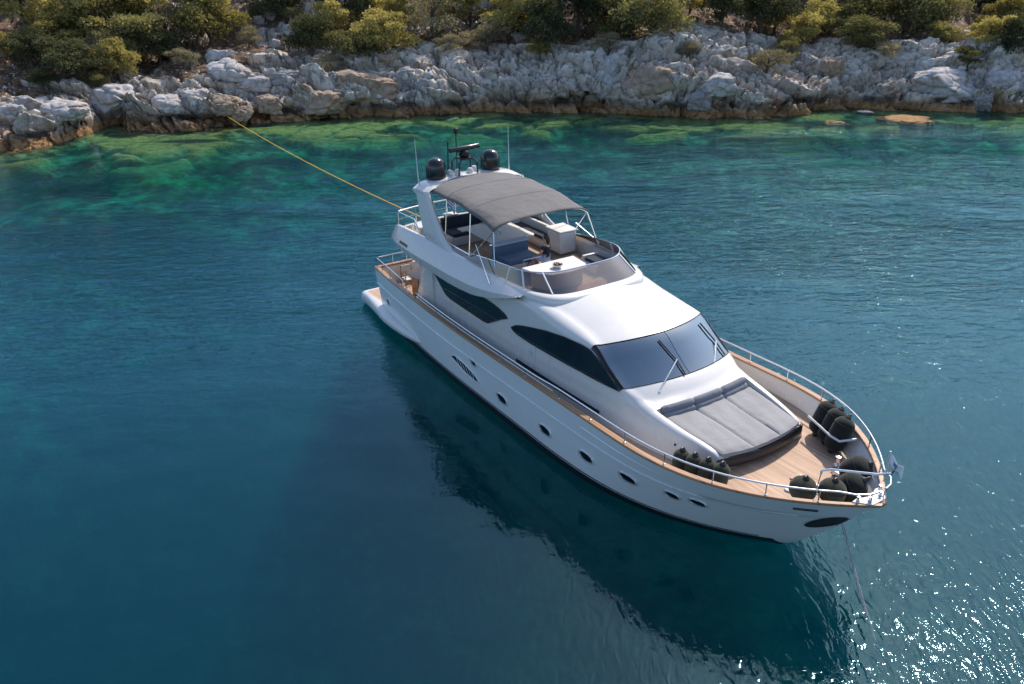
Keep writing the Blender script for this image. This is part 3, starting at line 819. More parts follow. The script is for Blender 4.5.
# ---- sun pad on the foredeck trunk
def pad(y0, y1, x0, x1, mat, name='sunpad_cushion'):
    m = MB(); nx, ny = 26, 18; top = []; bot = []
    for i in range(nx + 1):
        rt, rb = [], []
        for j in range(ny + 1):
            t = j / ny; u = i / nx; y = lerp(y0, y1, t)
            xa = x0; xb = x1 + .26 * (1 - (y / 1.75) ** 2)
            x = lerp(xa, xb, u)
            yy = y * lerp(1.06, .93, u)
            e = min(1, 9 * min(t, 1 - t), 12 * min(u, 1 - u)) ; e = e ** .5; e = math.sqrt(max(0, e))
            zb = lerp(2.80, 2.66, u)
            rt.append((x, yy, zb + .075 + .045 * e + .008 * math.sin(7 * u + 3 * y) + .006 * math.sin(13 * y + 5 * u))); rb.append((x, yy, zb - .03))
        top.append(rt); bot.append(rb)
    m.grid(top); m.grid(bot, flip=True)
    for i in range(nx):
        for j in (0, ny): m.add([top[i][j], top[i + 1][j], bot[i + 1][j], bot[i][j]], [(0, 1, 2, 3)])
    for j in range(ny):
        for i in (0, nx): m.add([top[i][j], top[i][j + 1], bot[i][j + 1], bot[i][j]], [(0, 1, 2, 3)])
    return m.build(name, mat, yacht, ang=55)
for y0, y1 in ((-1.61, -.540), (-.534, .534), (.540, 1.61)): pad(y0, y1, 17.74, 19.76, M['cushion'])
for y0, y1 in ((-1.62, -.55), (-.54, .54), (.55, 1.62)):
    for dz, rad in ((2.90, .125), (3.06, .115)):
        m = MB(); P = []
        for i in range(13):
            t = i / 12; y = lerp(y0, y1, t); k = rad * math.sqrt(max(.55, min(1, 16 * min(t, 1 - t))))
            P.append([(17.66 - (dz - 2.9) * .5 + .14 * (1 - (y / 1.7) ** 2) + k * math.cos(a) * .9, y, dz + k * math.sin(a)) for a in np.linspace(0, 2 * math.pi, 14, endpoint=False)])
        b = len(m.v); m.grid(P, closed_v=True); m.f += [tuple(range(b, b + 14)), tuple(range(b + 168, b + 182))]
        m.build('sunpad_bolster', M['bolster'], yacht, ang=60)
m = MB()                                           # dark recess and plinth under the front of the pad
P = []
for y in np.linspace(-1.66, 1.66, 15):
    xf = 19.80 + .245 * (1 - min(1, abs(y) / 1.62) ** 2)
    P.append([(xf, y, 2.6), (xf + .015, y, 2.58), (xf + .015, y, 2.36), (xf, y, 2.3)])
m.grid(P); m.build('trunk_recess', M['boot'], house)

# ---- flybridge: overhanging side mouldings
WG = [  # x   zl    yl    zm    ym    zt    yt
 (2.15, 4.12, 2.30, 4.22, 2.42, 4.40, 2.20),
 (2.5, 4.00, 2.52, 4.20, 2.60, 4.66, 2.38),
 (3.1, 3.93, 2.68, 4.18, 2.75, 4.78, 2.48),
 (5.0, 3.88, 2.78, 4.20, 2.85, 4.84, 2.46),
 (7.5, 3.85, 2.80, 4.24, 2.86, 4.84, 2.42),
 (9.0, 3.93, 2.78, 4.30, 2.83, 4.83, 2.40),
 (10.2, 4.16, 2.72, 4.42, 2.74, 4.82, 2.36),
 (11.0, 4.41, 2.64, 4.55, 2.63, 4.80, 2.27),
 (11.45, 4.56, 2.58, 4.62, 2.56, 4.74, 2.20),
 (11.68, 4.63, 2.54, 4.65, 2.52, 4.70, 2.16),
]
for s in (-1, 1):
    m = MB(); P = []
    for x in list(np.linspace(2.15, 3.1, 8)) + list(np.linspace(3.4, 11.68, 36)):
        zl, yl, zm, ym, zt, yt = crom(WG, x)
        P.append([(x, s * 2.1, zl + .06), (x, s * (yl - .1), zl + .01), (x, s * yl, zl + .02), (x, s * lerp(yl, ym, .6), lerp(zl, zm, .55)), (x, s * ym, zm), (x, s * lerp(ym, yt, .35), lerp(zm, zt, .45)), (x, s * lerp(ym, yt, .72), lerp(zm, zt, .8)), (x, s * (yt + .03), zt - .03), (x, s * yt, zt), (x, s * (yt - .10), zt), (x, s * (yt - .12), zt - .03), (x, s * (yt - .12), 4.2)])
    m.grid(P, flip=(s > 0))
    b = len(m.v); m.v += P[0]; m.f.append(tuple(b + k for k in range(len(P[0]))))
    b = len(m.v); m.v += P[-1]; m.f.append(tuple(b + k for k in range(len(P[0]))))
    wing = m.build('flybridge_side', M['gelcoat'], yacht, ang=28)
    m = MB(); m.box(11.62, 11.71, s * 2.51 - .025, s * 2.51 + .025, 4.61, 4.66); m.build('side_lamp', M['blackmatte'], wing)
    m = MB(); x0 = 3.55
    pl = lambda x, t: (x, s * (lerp(crom(WG, x)[3], crom(WG, x)[5], t) + .02), lerp(crom(WG, x)[2], crom(WG, x)[4], t))
    m.grid([[pl(x, .12), pl(x, .28)] for x in np.linspace(3.5, 4.25, 6)], flip=(s < 0)); m.build('name_plate', M['boot'], wing)
# aft end of the fly deck
m = MB()
P = []
for y in np.linspace(-2.42, 2.42, 21):
    k = .38 * (1 - (y / 2.42) ** 2)
    P.append([(2.6, y, 4.02), (2.3 - k, y, 4.08), (2.16 - k, y, 4.22), (2.22 - k, y, 4.42), (2.45 - k, y, 4.5), (2.6 - k, y, 4.5), (2.62 - k, y, 4.3)])
m.grid(P); m.build('flybridge_stern', M['gelcoat'], yacht, ang=40)
# fly floor and the underside over the aft deck
def flyfloor_w(x): return crom(WG, min(x, 11.6))[5] - .1
m = MB(); m.grid([[(x, y * (flyfloor_w(x) if x < 11.4 else lerp(flyfloor_w(11.4), 1.3, (x - 11.4) / 1.2)), 4.36) for y in np.linspace(-1, 1, 5)] for x in np.linspace(1.95, 12.6, 40)])
m.build('flybridge_floor', M['teakgrey'], yacht)
m = MB(); m.box(2.2, 5.2, -2.45, 2.45, 4.05, 4.10); m.build('overhang_soffit', M['gelcoat'], yacht)

# ---- front coaming and the smoked fly windscreen (one superellipse path, stern-open)
NE = 4.6
def ell(a, xc, ax, ay):
    c, s_ = math.cos(a), math.sin(a)
    return xc + ax * abs(c) ** (2 / NE) * (1 if c >= 0 else -1), ay * math.copysign(abs(s_) ** (2 / NE), s_)
AS = [math.copysign(abs(t) ** 1.0, t) * math.pi / 2 for t in np.linspace(-1, 1, 101)]
m = MB(); P = []
for a in AS:
    f = sstep(10.0, 12.0, ell(a, 8, 4.75, 2.3)[0])
    def pt(dx, dy, z):
        x, y = ell(a, 8, 4.75 + dx, 2.33 + dy); return (x, y, z)
    z0 = 4.93
    P.append([pt(.26, .10, 4.52), pt(.28, .10, 4.62), pt(.25, .09, 4.72), pt(.17, .06, 4.78), pt(.07, .03, 4.80), pt(0, 0, 4.815), pt(-.10, -.08, 4.82), pt(-.14, -.12, 4.79), pt(-.15, -.13, 4.36)])
m.grid(P); coam = m.build('flybridge_coaming', M['gelcoat'], yacht, ang=50)
def rim(a, t):
    """t=0 base on the coaming, t=1 top rim; rakes aft"""
    xb, yb = ell(a, 8, 4.70, 2.30)
    h = .10 + .38 * sstep(6.5, 11.2, xb)
    rk = .78 * sstep(10.5, 12.6, xb)
    return (xb - rk * t, yb * (1 - .075 * t), 4.81 + h * t)
AG = list(np.linspace(-math.pi / 2 + .0, math.pi / 2, 121))
def aft(side):  # straight run of low glass towards the arch
    return [(x, side) for x in np.linspace(5.9, 8.0, 12)]
m = MB(); rows = []
for x in np.linspace(6.2, 7.9, 8): rows.append([(x, -2.30, 4.82), (x, -2.30 * .9625, 4.87), (x, -2.30 * .925, 4.92)])
for a in AG: rows.append([rim(a, 0), rim(a, .5), rim(a, 1)])
for x in np.linspace(7.9, 6.2, 8): rows.append([(x, 2.30, 4.82), (x, 2.30 * .9625, 4.87), (x, 2.30 * .925, 4.92)])
m.grid(rows); fws = m.build('fly_windscreen', M['flyglass'], coam, ang=60)
m = MB(); m.tube([r_[2] for r_ in rows], .02, 6); m.build('windscreen_rail', M['steel'], fws)
for a in (-1.32, -1.05, -.52, .52, 1.05, 1.32):
    m = MB(); m.tube([rim(a, 0), rim(a, 1)], .03, 6); m.build('windscreen_post', M['alu'], fws)

# ---- radar arch
arch = None
m = MB()
for s in (-1, 1):
    P = []
    for t in np.linspace(0, 1, 14):
        z = lerp(4.72, 6.50, t); xa = lerp(5.05, 3.98, t ** .9); xb = lerp(7.15, 4.95, t ** .75)
        if t < .25: xb += .55 * (1 - t / .25) ** 2
        yo = lerp(2.48, 2.20, t); th = lerp(.30, .22, t)
        xm = (xa + xb) / 2
        P.append([(xa, s * (yo - th / 2), z), (lerp(xa, xm, .25), s * yo, z), (lerp(xm, xb, .75), s * yo, z), (xb, s * (yo - th / 2), z), (lerp(xm, xb, .75), s * (yo - th), z), (lerp(xa, xm, .25), s * (yo - th), z)])
    m.grid(P, closed_v=True, flip=(s > 0))
P = []
for y in np.linspace(-2.22, 2.22, 33):
    k = (abs(y) / 2.22); dz = .14 * (1 - k ** 2) - .22 * max(0, k - .85) / .15 * .7
    z = 6.54 + dz; dx = -.10 * (1 - k ** 2)
    P.append([(3.86 + dx, y, z - .03), (3.92 + dx, y, z + .06), (4.2 + dx, y, z + .09), (4.75 + dx, y, z + .07), (4.95 + dx, y, z), (4.75 + dx, y, z - .09), (4.1 + dx, y, z - .09)])
b = len(m.v); m.grid(P, closed_v=True)
m.f += [tuple(b + k for k in range(7)), tuple(b + 32 * 7 + k for k in range(7))]
arch = m.build('radar_arch', M['gelcoat'], yacht, ang=40)
for y in (-1.24, 1.2):
    m = MB().lathe([(.28, 0), (.30, .03), (.375, .06), (.39, .12), (.39, .45), (.375, .58), (.325, .70), (.235, .79), (.12, .84), (0, .855)], (4.0, y, 6.64), 28)
    m.build('satellite_dome', M['black'], arch, ang=60)
m = MB()                                           # radar stand (four bent legs), turning unit and bar scanner
for sx in (-.28, .28):
    for sy in (-.42, .42):
        m.tube([(4.15 + sx, -.05 + sy, 6.70), (4.15 + sx, -.05 + sy * .95, 7.22), (4.15 + sx * .8, -.05 + sy * .6, 7.34), (4.15, -.05, 7.34)], .032, 6)
m.box(3.9, 4.4, -.3, .2, 7.33, 7.38)
st = m.build('radar_stand', M['blackmatte'], arch)
m = MB().lathe([(.15, 0), (.20, .06), (.21, .2), (.16, .27), (.08, .3), (.07, .34)], (4.15, -.05, 7.38), 18); m.build('radar_motor', M['black'], st)
m = MB(); m.tube([(4.22, -.72, 7.72), (4.12, .62, 7.74)], [.10, .10], 10); m.build('radar_scanner', M['black'], st, bevel=.02)
m = MB(); m.tube([(3.9, -.65, 6.7), (3.9, -.62, 8.0)], .03, 6); m.tube([(3.9, -.25, 6.7), (3.9, -.25, 8.25)], .022, 6); m.lathe([(.08, 0), (.09, .05), (.09, .2), (.04, .24)], (3.9, -.25, 8.25), 10); m.build('light_mast', M['blackmatte'], arch)
for x, y in ((4.1, -.35), (4.2, .15), (4.0, .45), (4.05, -.65)):
    m = MB().lathe([(.09, 0), (.13, .04), (.13, .16), (.08, .24), (0, .26)], (x, y, 6.70), 12); m.build('sensor_pod', M['gelcoat'], arch)
for y, h in ((-2.02, 1.75), (2.02, 1.75)):
    m = MB().tube([(4.1, y, 6.55), (4.05, y * 1.01, 6.9), (4.0, y * 1.02, 6.55 + h)], [.035, .024, .012], 6); m.build('whip_antenna', M['gelcoat'], arch)

# ---- bimini: canvas and its frame
def bz(u, v):   # u 0 aft .. 1 front, v -1..1
    zc = 6.72 + .22 * math.sin(u * 2.2) - .46 * u ** 1.7
    return zc - .16 * abs(v) ** 3.2 - .05 * v * v - (.09 + .01 * u) * max(0, abs(v) - .86) / .14 + .035 * math.cos(u * 6 * math.pi) * (1 - v * v) * .5
m = MB(); P = []
for i in range(37):
    u = i / 36; r_ = []
    for j in range(33):
        v = -1 + 2 * j / 32
        x = lerp(4.45, 9.42, u) + .12 * (1 - v * v) * (2 * u - 1); y = v * lerp(1.98, 2.02, u) * (1 - .03 * math.sin(u * math.pi * 3) ** 2)
        r_.append((x, y, bz(u, v)))
    P.append(r_)
m.grid(P); bim = m.build('bimini_canvas', M['canvas'], yacht, ang=70, solid=.018)
m = MB()
for u in (.34, .68):
    m.tube([(lerp(4.45, 9.42, u) + .12 * (1 - v * v) * (2 * u - 1), v * 2.0, bz(u, v) + .012) for v in np.linspace(-1, 1, 25)], .008, 4)
m.build('seam', M['bolster'], bim)
fr = MB()
for u in (.34, .68, .985):
    fr.tube([(lerp(4.45, 9.42, u) + .1 * (1 - v * v) * (2 * u - 1), v * 1.97, bz(u, v) - .035) for v in np.linspace(-1, 1, 25)], .022, 6)
for s in (-1, 1):
    for (x0, z0), (x1, u) in (((8.05, 4.93), (7.4, .68)), ((8.15, 4.93), (9.0, .985)), ((9.75, 4.95), (9.0, .985)), ((6.3, 4.93), (6.05, .34))):
        fr.tube([(x0, s * 2.2, z0), (lerp(4.45, 9.42, u), s * 1.97, bz(u, 1) - .03)], .02, 6)
    fr.tube([(10.1, s * 2.62, 4.62), (8.45, s * 2.15, 5.45)], .016, 6)
fr.build('bimini_frame', M['steel'], yacht)

# ---- flybridge furniture (built in)
m = MB(); m.prism([(10.62, -1.38), (11.3, -1.1), (11.42, -.2), (11.3, .38), (10.62, .42)], 4.36, 4.98)
con = m.build('helm_console', M['nonskid'], yacht, bevel=.10, seg=3)
m = MB(); m.prism([(10.36, -1.55), (11.15, -1.42), (11.5, -1.08), (11.58, -.4), (11.5, .34), (11.2, .52), (10.36, .62)], 4.985, 5.05); m.build('console_top', M['whitecush'], con, bevel=.03)
m = MB(); m.tube([(10.2 + .03 * math.cos(a), -.95 + .2 * math.cos(a), 4.95 + .2 * math.sin(a)) for a in np.linspace(0, 2 * math.pi, 20, endpoint=False)], .018, 6, closed=True); m.tube([(10.25, -.95, 4.95), (10.5, -.95, 4.9)], .03, 6)
m.build('steering_wheel', M['blackmatte'], con)
m = MB(); m.tube([(10.2, -1.3, 4.95), (10.15, -1.3, 5.2), (10.15, -.55, 5.2), (10.2, -.55, 4.95)], .016, 6); m.build('grab_rail', M['steel'], con)
m = MB(); m.prism([(11.4, -1.9), (12.3, -1.6), (12.6, 0), (12.3, 1.6), (11.4, 1.9)], 4.362, 4.372); m.build('forward_teak', M['teakcap'], yacht)
m = MB(); m.box(7.78, 8.66, 1.30, 2.06, 4.40, 5.24); cab = m.build('bar_cabinet', M['gelcoat'], yacht, bevel=.09, seg=3)
m = MB(); m.box(7.74, 8.70, 1.26, 2.09, 5.25, 5.30); m.build('cabinet_top', M['whitecush'], cab, bevel=.03)
m = MB(); m.box(8.05, 9.05, -1.22, .12, 4.36, 4.62); hb = m.build('helm_bench', M['gelcoat'], yacht, bevel=.05)
m = MB(); m.box(8.28, 9.08, -1.24, .14, 4.63, 4.79); m.build('seat_cushion', M['bluecush'], hb, bevel=.05, seg=3)
m = MB(); m.box(8.02, 8.30, -1.26, .16, 4.64, 5.14); m.build('backrest', M['bluecush'], hb, bevel=.06, seg=3)
m = MB(); m.box(7.98, 8.34, -1.28, .18, 5.145, 5.20); m.build('backrest_top', M['palecush'], hb, bevel=.025, seg=3)
m = MB(); m.box(10.05, 10.85, 1.22, 1.98, 4.36, 4.66); ps = m.build('companion_seat', M['gelcoat'], yacht, bevel=.05)
m = MB(); m.box(10.15, 10.75, 1.30, 1.90, 4.665, 4.78); m.build('seat_cushion', M['darkcush'], ps, bevel=.04, seg=3)
m = MB(); m.box(10.0, 10.12, 1.25, 1.95, 4.67, 4.83); m.build('backrest', M['gelcoat'], ps, bevel=.03, seg=3)
m = MB(); m.box(10.86, 10.95, 1.3, 1.9, 4.37, 4.80); m.build('seat_panel', M['wood'], ps)
sofa = MB(); sofa.prism([(4.55, -1.4), (5.35, -1.4), (5.5, -1.25), (5.5, 1.25), (7.72, 1.25), (7.72, 2.1), (4.55, 2.1)], 4.36, 4.70)
sf = sofa.build('corner_sofa', M['gelcoat'], yacht, bevel=.05, seg=3)
m = MB(); m.box(4.62, 5.42, -1.36, .2, 4.705, 4.83); m.build('sofa_cushion', M['darkcush'], sf, bevel=.05, seg=3)
m = MB(); m.box(4.95, 5.40, -.95, .15, 4.835, 4.90); m.build('throw_cushion', M['whitecush'], sf, bevel=.03, seg=3)
m = MB(); m.box(4.62, 5.42, .22, 2.05, 4.705, 4.83); m.build('sofa_cushion', M['whitecush'], sf, bevel=.05, seg=3)
m = MB(); m.box(5.46, 7.66, 1.32, 1.72, 4.705, 4.80); m.build('sofa_cushion', M['darkcush'], sf, bevel=.03, seg=3)
m = MB(); m.box(5.3, 7.70, 1.74, 1.88, 4.705, 5.08); m.build('backrest', M['whitecush'], sf, bevel=.03, seg=3)
m = MB(); m.box(5.3, 7.70, 1.89, 2.10, 4.705, 5.02); m.build('backrest', M['darkcush'], sf, bevel=.03, seg=3)
m = MB(); m.box(4.42, 4.60, -1.4, 2.1, 4.71, 5.25); m.build('backrest', M['darkcush'], sf, bevel=.05, seg=3)
m = MB(); m.prism([(5.75, -.95), (7.55, -.95), (7.7, -.8), (7.7, .75), (7.55, .9), (5.75, .9), (5.6, .75), (5.6, -.8)], 4.99, 5.04); tb = m.build('fly_table', M['whitecush'], yacht, bevel=.012)
for x in (6.1, 7.2):
    m = MB().lathe([(.2, 0), (.2, .02), (.05, .05), (.05, .63)], (x, -.02, 4.36), 14); m.build('leg', M['steel'], tb)
m = MB(); m.box(4.0, 4.33, -1.0, -.56, 4.36, 5.22); fl = m.build('flag_locker', M['wood'], yacht, bevel=.02)
m = MB(); m.box(3.97, 4.36, -1.03, -.53, 5.223, 5.26); m.build('locker_top', M['whitecush'], fl, bevel=.01)
m = MB(); m.box(3.3, 4.0, -2.1, -1.5, 4.36, 4.86); m.build('deck_box', M['gelcoat'], yacht, bevel=.06, seg=3)

# ---- rails
def rail(name, path, posts, r=.024, pr=.017, mid=None):
    """path: top tube; posts: list of (top point, foot point)"""
    m = MB().tube(path, r, 8); o = m.build(name, M['steel'], yacht, ang=60)
    for a, b in posts:
        m = MB().tube([b, a], pr, 6); m.lathe([(.035, 0), (.035, .012), (.02, .02)], tuple(b), 8); m.build('stanchion', M['steel'], o)
    if mid: MB().tube(mid, .010, 6).build('lifeline', M['steel'], o)
    return o
def rp(x, s, h=.40, inset=.05):
    return (x, s * (beam_sheer(x) - inset), sheer_z(x) + h)
for s in (-1, 1):
    hh = lambda x: .30 + .06 * sstep(13.5, 15, x)
    xs = list(np.linspace(5.3, 22.9, 70))
    pts = [rp(5.2, s, .05)] + [rp(x, s, hh(x)) for x in xs] + [(23.22, s * .64, 3.15), (23.40, s * .36, 3.16), (23.45, s * .1, 3.17)]
    rail('guard_rail', pts, [(rp(x, s, hh(x)), rp(x, s, .045)) for x in list(np.arange(5.6, 14.2, 1.5)) + [14.9, 16.4, 17.9, 19.3, 20.6, 21.7, 22.6]] + [((23.38, s * .3, 3.16), (23.36, s * .22, 2.82))], r=.026, mid=[rp(x, s, .17) for x in np.linspace(5.3, 14.6, 30)])
    pts = [rp(1.0, s, .04), rp(1.05, s, .45), rp(2.5, s, .45), rp(3.9, s, .42), rp(4.6, s, .05)]
    rail('stern_rail', pts, [(rp(x, s, .45), rp(x, s, .045)) for x in (1.7, 2.6, 3.4)], r=.022)
rail('transom_rail', [(.98, -2.6, 2.5), (.98, -2.6, 2.88), (.98, -1.3, 2.88), (.98, -1.3, 2.5)], [((.98, -1.95, 2.88), (.98, -1.95, 2.47))], r=.022)
rail('transom_rail', [(.98, 1.3, 2.5), (.98, 1.3, 2.88), (.98, 2.6, 2.88), (.98, 2.6, 2.5)], [((.98, 1.95, 2.88), (.98, 1.95, 2.47))], r=.022)
yy = np.linspace(-2.3, 2.3, 25)
def fr_(y, z): return (2.62 - .38 * (1 - (y / 2.42) ** 2), y, z)
rail('fly_stern_rail', [(4.6, -2.42, 5.0), (4.3, -2.42, 5.35), (2.9, -2.40, 5.28)] + [fr_(y, 5.22) for y in yy] + [(2.9, 2.40, 5.28), (4.3, 2.42, 5.35), (4.6, 2.42, 5.0)],
     [(fr_(y, 5.22), fr_(y, 4.5)) for y in (-2.3, -1.4, -.5, .5, 1.4, 2.3)] + [((3.4, s * 2.41, 5.3), (3.4, s * 2.42, 4.83)) for s in (-1, 1)] + [((4.3, s * 2.42, 5.35), (4.3, s * 2.41, 4.88)) for s in (-1, 1)],
     mid=[fr_(y, 4.88) for y in yy])
# pulpit spar carrying the bow flag
m = MB().tube([(22.35, -.95, 2.88), (22.4, -.93, 3.48), (22.55, -.82, 3.56), (23.3, -.12, 3.58), (23.55, .05, 3.68), (23.6, .06, 3.85)], .03, 8); m.build('pulpit_spar', M['steel'], yacht, ang=60)
# white jackstaff tube by the flag
m = MB().tube([(23.42, .02, 3.4), (23.42, .04, 4.22)], .022, 6); m.build('jackstaff', M['gelcoat'], yacht)

# ---- foredeck gear: hatches, windlass, cleats, rope bar
for x, y in ((21.35, -.62), (20.95, -1.55), (20.55, -1.92)):
    m = MB().lathe([(.11, 0), (.12, .03), (.10, .05), (0, .055)], (x, y, deck_z(x)), 14); m.build('deck_hatch', M['gelcoat'], yacht)
m = MB().lathe([(.14, 0), (.15, .1), (.10, .14), (.10, .26), (.15, .3), (.14, .36), (0, .38)], (22.05, .72, deck_z(22)), 14); m.build('windlass', M['steel'], yacht)
m = MB(); m.box(21.5, 22.2, .85, 1.0, deck_z(22), deck_z(22) + .12); m.lathe([(.09, 0), (.1, .1), (.05, .14), (.05, .3), (.1, .34), (0, .36)], (21.35, 1.25, deck_z(21.3)), 12); m.build('windlass', M['steel'], yacht, bevel=.02)
for dy in (-.1, .1):
    m = MB(); m.box(21.1, 22.6, dy - .03, dy + .03, deck_z(21.8) + .005, deck_z(21.8) + .05); m.build('chain_guide', M['steel'], yacht)
m = MB(); m.box(21.0, 22.6, -.19, .19, deck_z(21.8) + .002, deck_z(21.8) + .02); m.build('chain_tray', M['teakcap'], yacht)

# ---- aft deck: bulkhead wings, door, table column
for s in (-1, 1):
    m = MB(); P = []
    for z in np.linspace(1.7, 4.0, 12):
        t = (z - 1.7) / 2.3; x0 = 3.95 + .75 * math.sin(t * math.pi * .5) - .9 * max(0, t - .7); P.append([(x0, s * 2.46, z), (x0 + .1, s * 2.52, z), (5.7, s * 2.50, z), (5.7, s * 2.36, z), (x0 + .1, s * 2.36, z)])
    m.grid(P, closed_v=True); m.build('bulkhead_wing', M['gelcoat'], yacht, ang=45)
m = MB(); m.box(5.02, 5.07, -1.5, 1.5, 1.75, 3.8); m.build('saloon_door', M['darkglass'], yacht)
m = MB(); m.prism([(2.6, -2.15), (3.5, -2.15), (3.72, -2.0), (3.72, -1.5), (3.5, -1.3), (2.6, -1.3), (2.45, -1.45), (2.45, -2.0)], 2.52, 2.60)
at = m.build('aft_table', M['teakcap'], yacht, bevel=.03)
m = MB(); m.box(2.75, 3.45, -2.0, -1.45, 1.62, 2.515); m.build('pedestal', M['wood'], at, bevel=.06)
m = MB(); m.box(1.35, 1.9, -1.2, 2.2, 1.62, 2.05); m.box(1.2, 1.36, -1.2, 2.2, 1.62, 2.5); m.build('aft_sofa', M['whitecush'], yacht, bevel=.06, seg=3)

# ================================================================== TREES, SHRUBS AND BOULDERS
def foliage(name, lo, hi, trans=.35):
    t = NT(name); v = t.coord()
    oi = t.n('ShaderNodeObjectInfo')
    n = t.noise(v, 1.6, 4, .6)
    f = t.math('ADD', t.math('MULTIPLY', n, .8), t.math('MULTIPLY', oi.outputs['Random'], .25))
    col = t.ramp(f, [(.3, lo), (.75, hi)])
    df = t.n('ShaderNodeBsdfDiffuse'); t.l(col, df.inputs[0])
    tl = t.n('ShaderNodeBsdfTranslucent'); t.l(t.mix(1.0, col, (1.0, .95, .55), 'MULTIPLY'), tl.inputs[0])
    mx = t.n('ShaderNodeMixShader'); mx.inputs[0].default_value = trans
    t.l(df.outputs[0], mx.inputs[1]); t.l(tl.outputs[0], mx.inputs[2]); t.l(mx.outputs[0], t.out.inputs[0]); return t.m
FOL = {'pine': foliage('pine_needles', (.19, .17, .065), (.60, .52, .22), .52), 'dark': foliage('dark_evergreen', (.045, .054, .036), (.18, .185, .10), .42),
       'green': foliage('green_shrub', (.095, .10, .05), (.35, .325, .155), .48), 'grey': foliage('dry_scrub', (.18, .15, .10), (.44, .39, .27), .4)}
M['bark'] = simple('bark', (.085, .062, .048), .9, var=.35, scale=6, bump=.6, bscale=12)

def crown_mesh(name, seed, kind, lobes, leaves, leaf):
    rg = np.random.default_rng(seed); V = []; F = []
    L = []
    for i in range(lobes):
        a = rg.uniform(0, 2 * math.pi); r = math.sqrt(rg.uniform(0, 1)) * .68
        z = rg.uniform(-.55, .55) * (1 - .45 * r) + .08
        s_ = rg.uniform(.24, .44)
        L.append((r * math.cos(a), r * math.sin(a), z, s_, s_ * rg.uniform(.5, .8)))
    L.append((0, 0, .25, .45, .4))
    wts = np.array([l_[3] ** 2 for l_ in L]); wts /= wts.sum()
    for q in range(leaves):
        cx, cy, cz, sr, sz = L[rg.choice(len(L), p=wts)]
        d = rg.normal(size=3); d /= np.linalg.norm(d)
        if d[2] < -.35 and rg.random() < .75: d[2] = -d[2]
        rad = rg.uniform(.35, 1.0) ** .45 * (1 + .16 * math.sin(9 * d[0] + 5 * d[1] + seed) + .1 * rg.normal())
        c = np.array([cx + d[0] * sr * rad, cy + d[1] * sr * rad, cz + d[2] * sz * rad])
        s_ = leaf * rg.uniform(.55, 1.35)
        u = d * .5 + rg.normal(size=3) * .8; u /= np.linalg.norm(u)
        w = np.cross(u, rg.normal(size=3)); w /= np.linalg.norm(w)
        b = len(V); el = 1.7 if kind == 'pine' else 1.15
        V += [c - u * s_ * el * .5, c + w * s_ * .42, c + u * s_ * el * .6, c - w * s_ * .42 + d * s_ * .2]
        F.append((b, b + 1, b + 2, b + 3))
    me = bpy.data.meshes.new(name); me.from_pydata([tuple(p) for p in V], [], F); me.materials.append(FOL[kind]); me.update()
    tm = MB()
    tm.tube([(0, 0, -1.25), (.03, .02, -.6), (.0, .0, .0), (.02, -.03, .35)], [.075, .055, .04, .015], 7)
    for cx, cy, cz, sr, sz in L[:7]:
        tm.tube([(0.0, 0.0, min(cz - .35, .1)), (cx * .5, cy * .5, cz - .12), (cx * .95, cy * .95, cz + .05)], [.035, .022, .006], 5)
    tr = tm.build('trunk', M['bark']); tmesh = tr.data; bpy.data.objects.remove(tr)
    return me, tmesh
VAR = {}
for kind, n, lobes, leaves, leaf in (('pine', 4, 16, 8500, .050), ('dark', 3, 14, 7500, .056), ('green', 3, 14, 7000, .054), ('grey', 2, 12, 5000, .044)):
    VAR[kind] = [crown_mesh('crown', 100 + 17 * i + len(kind) * 7, kind, lobes, leaves, leaf) for i in range(n)]

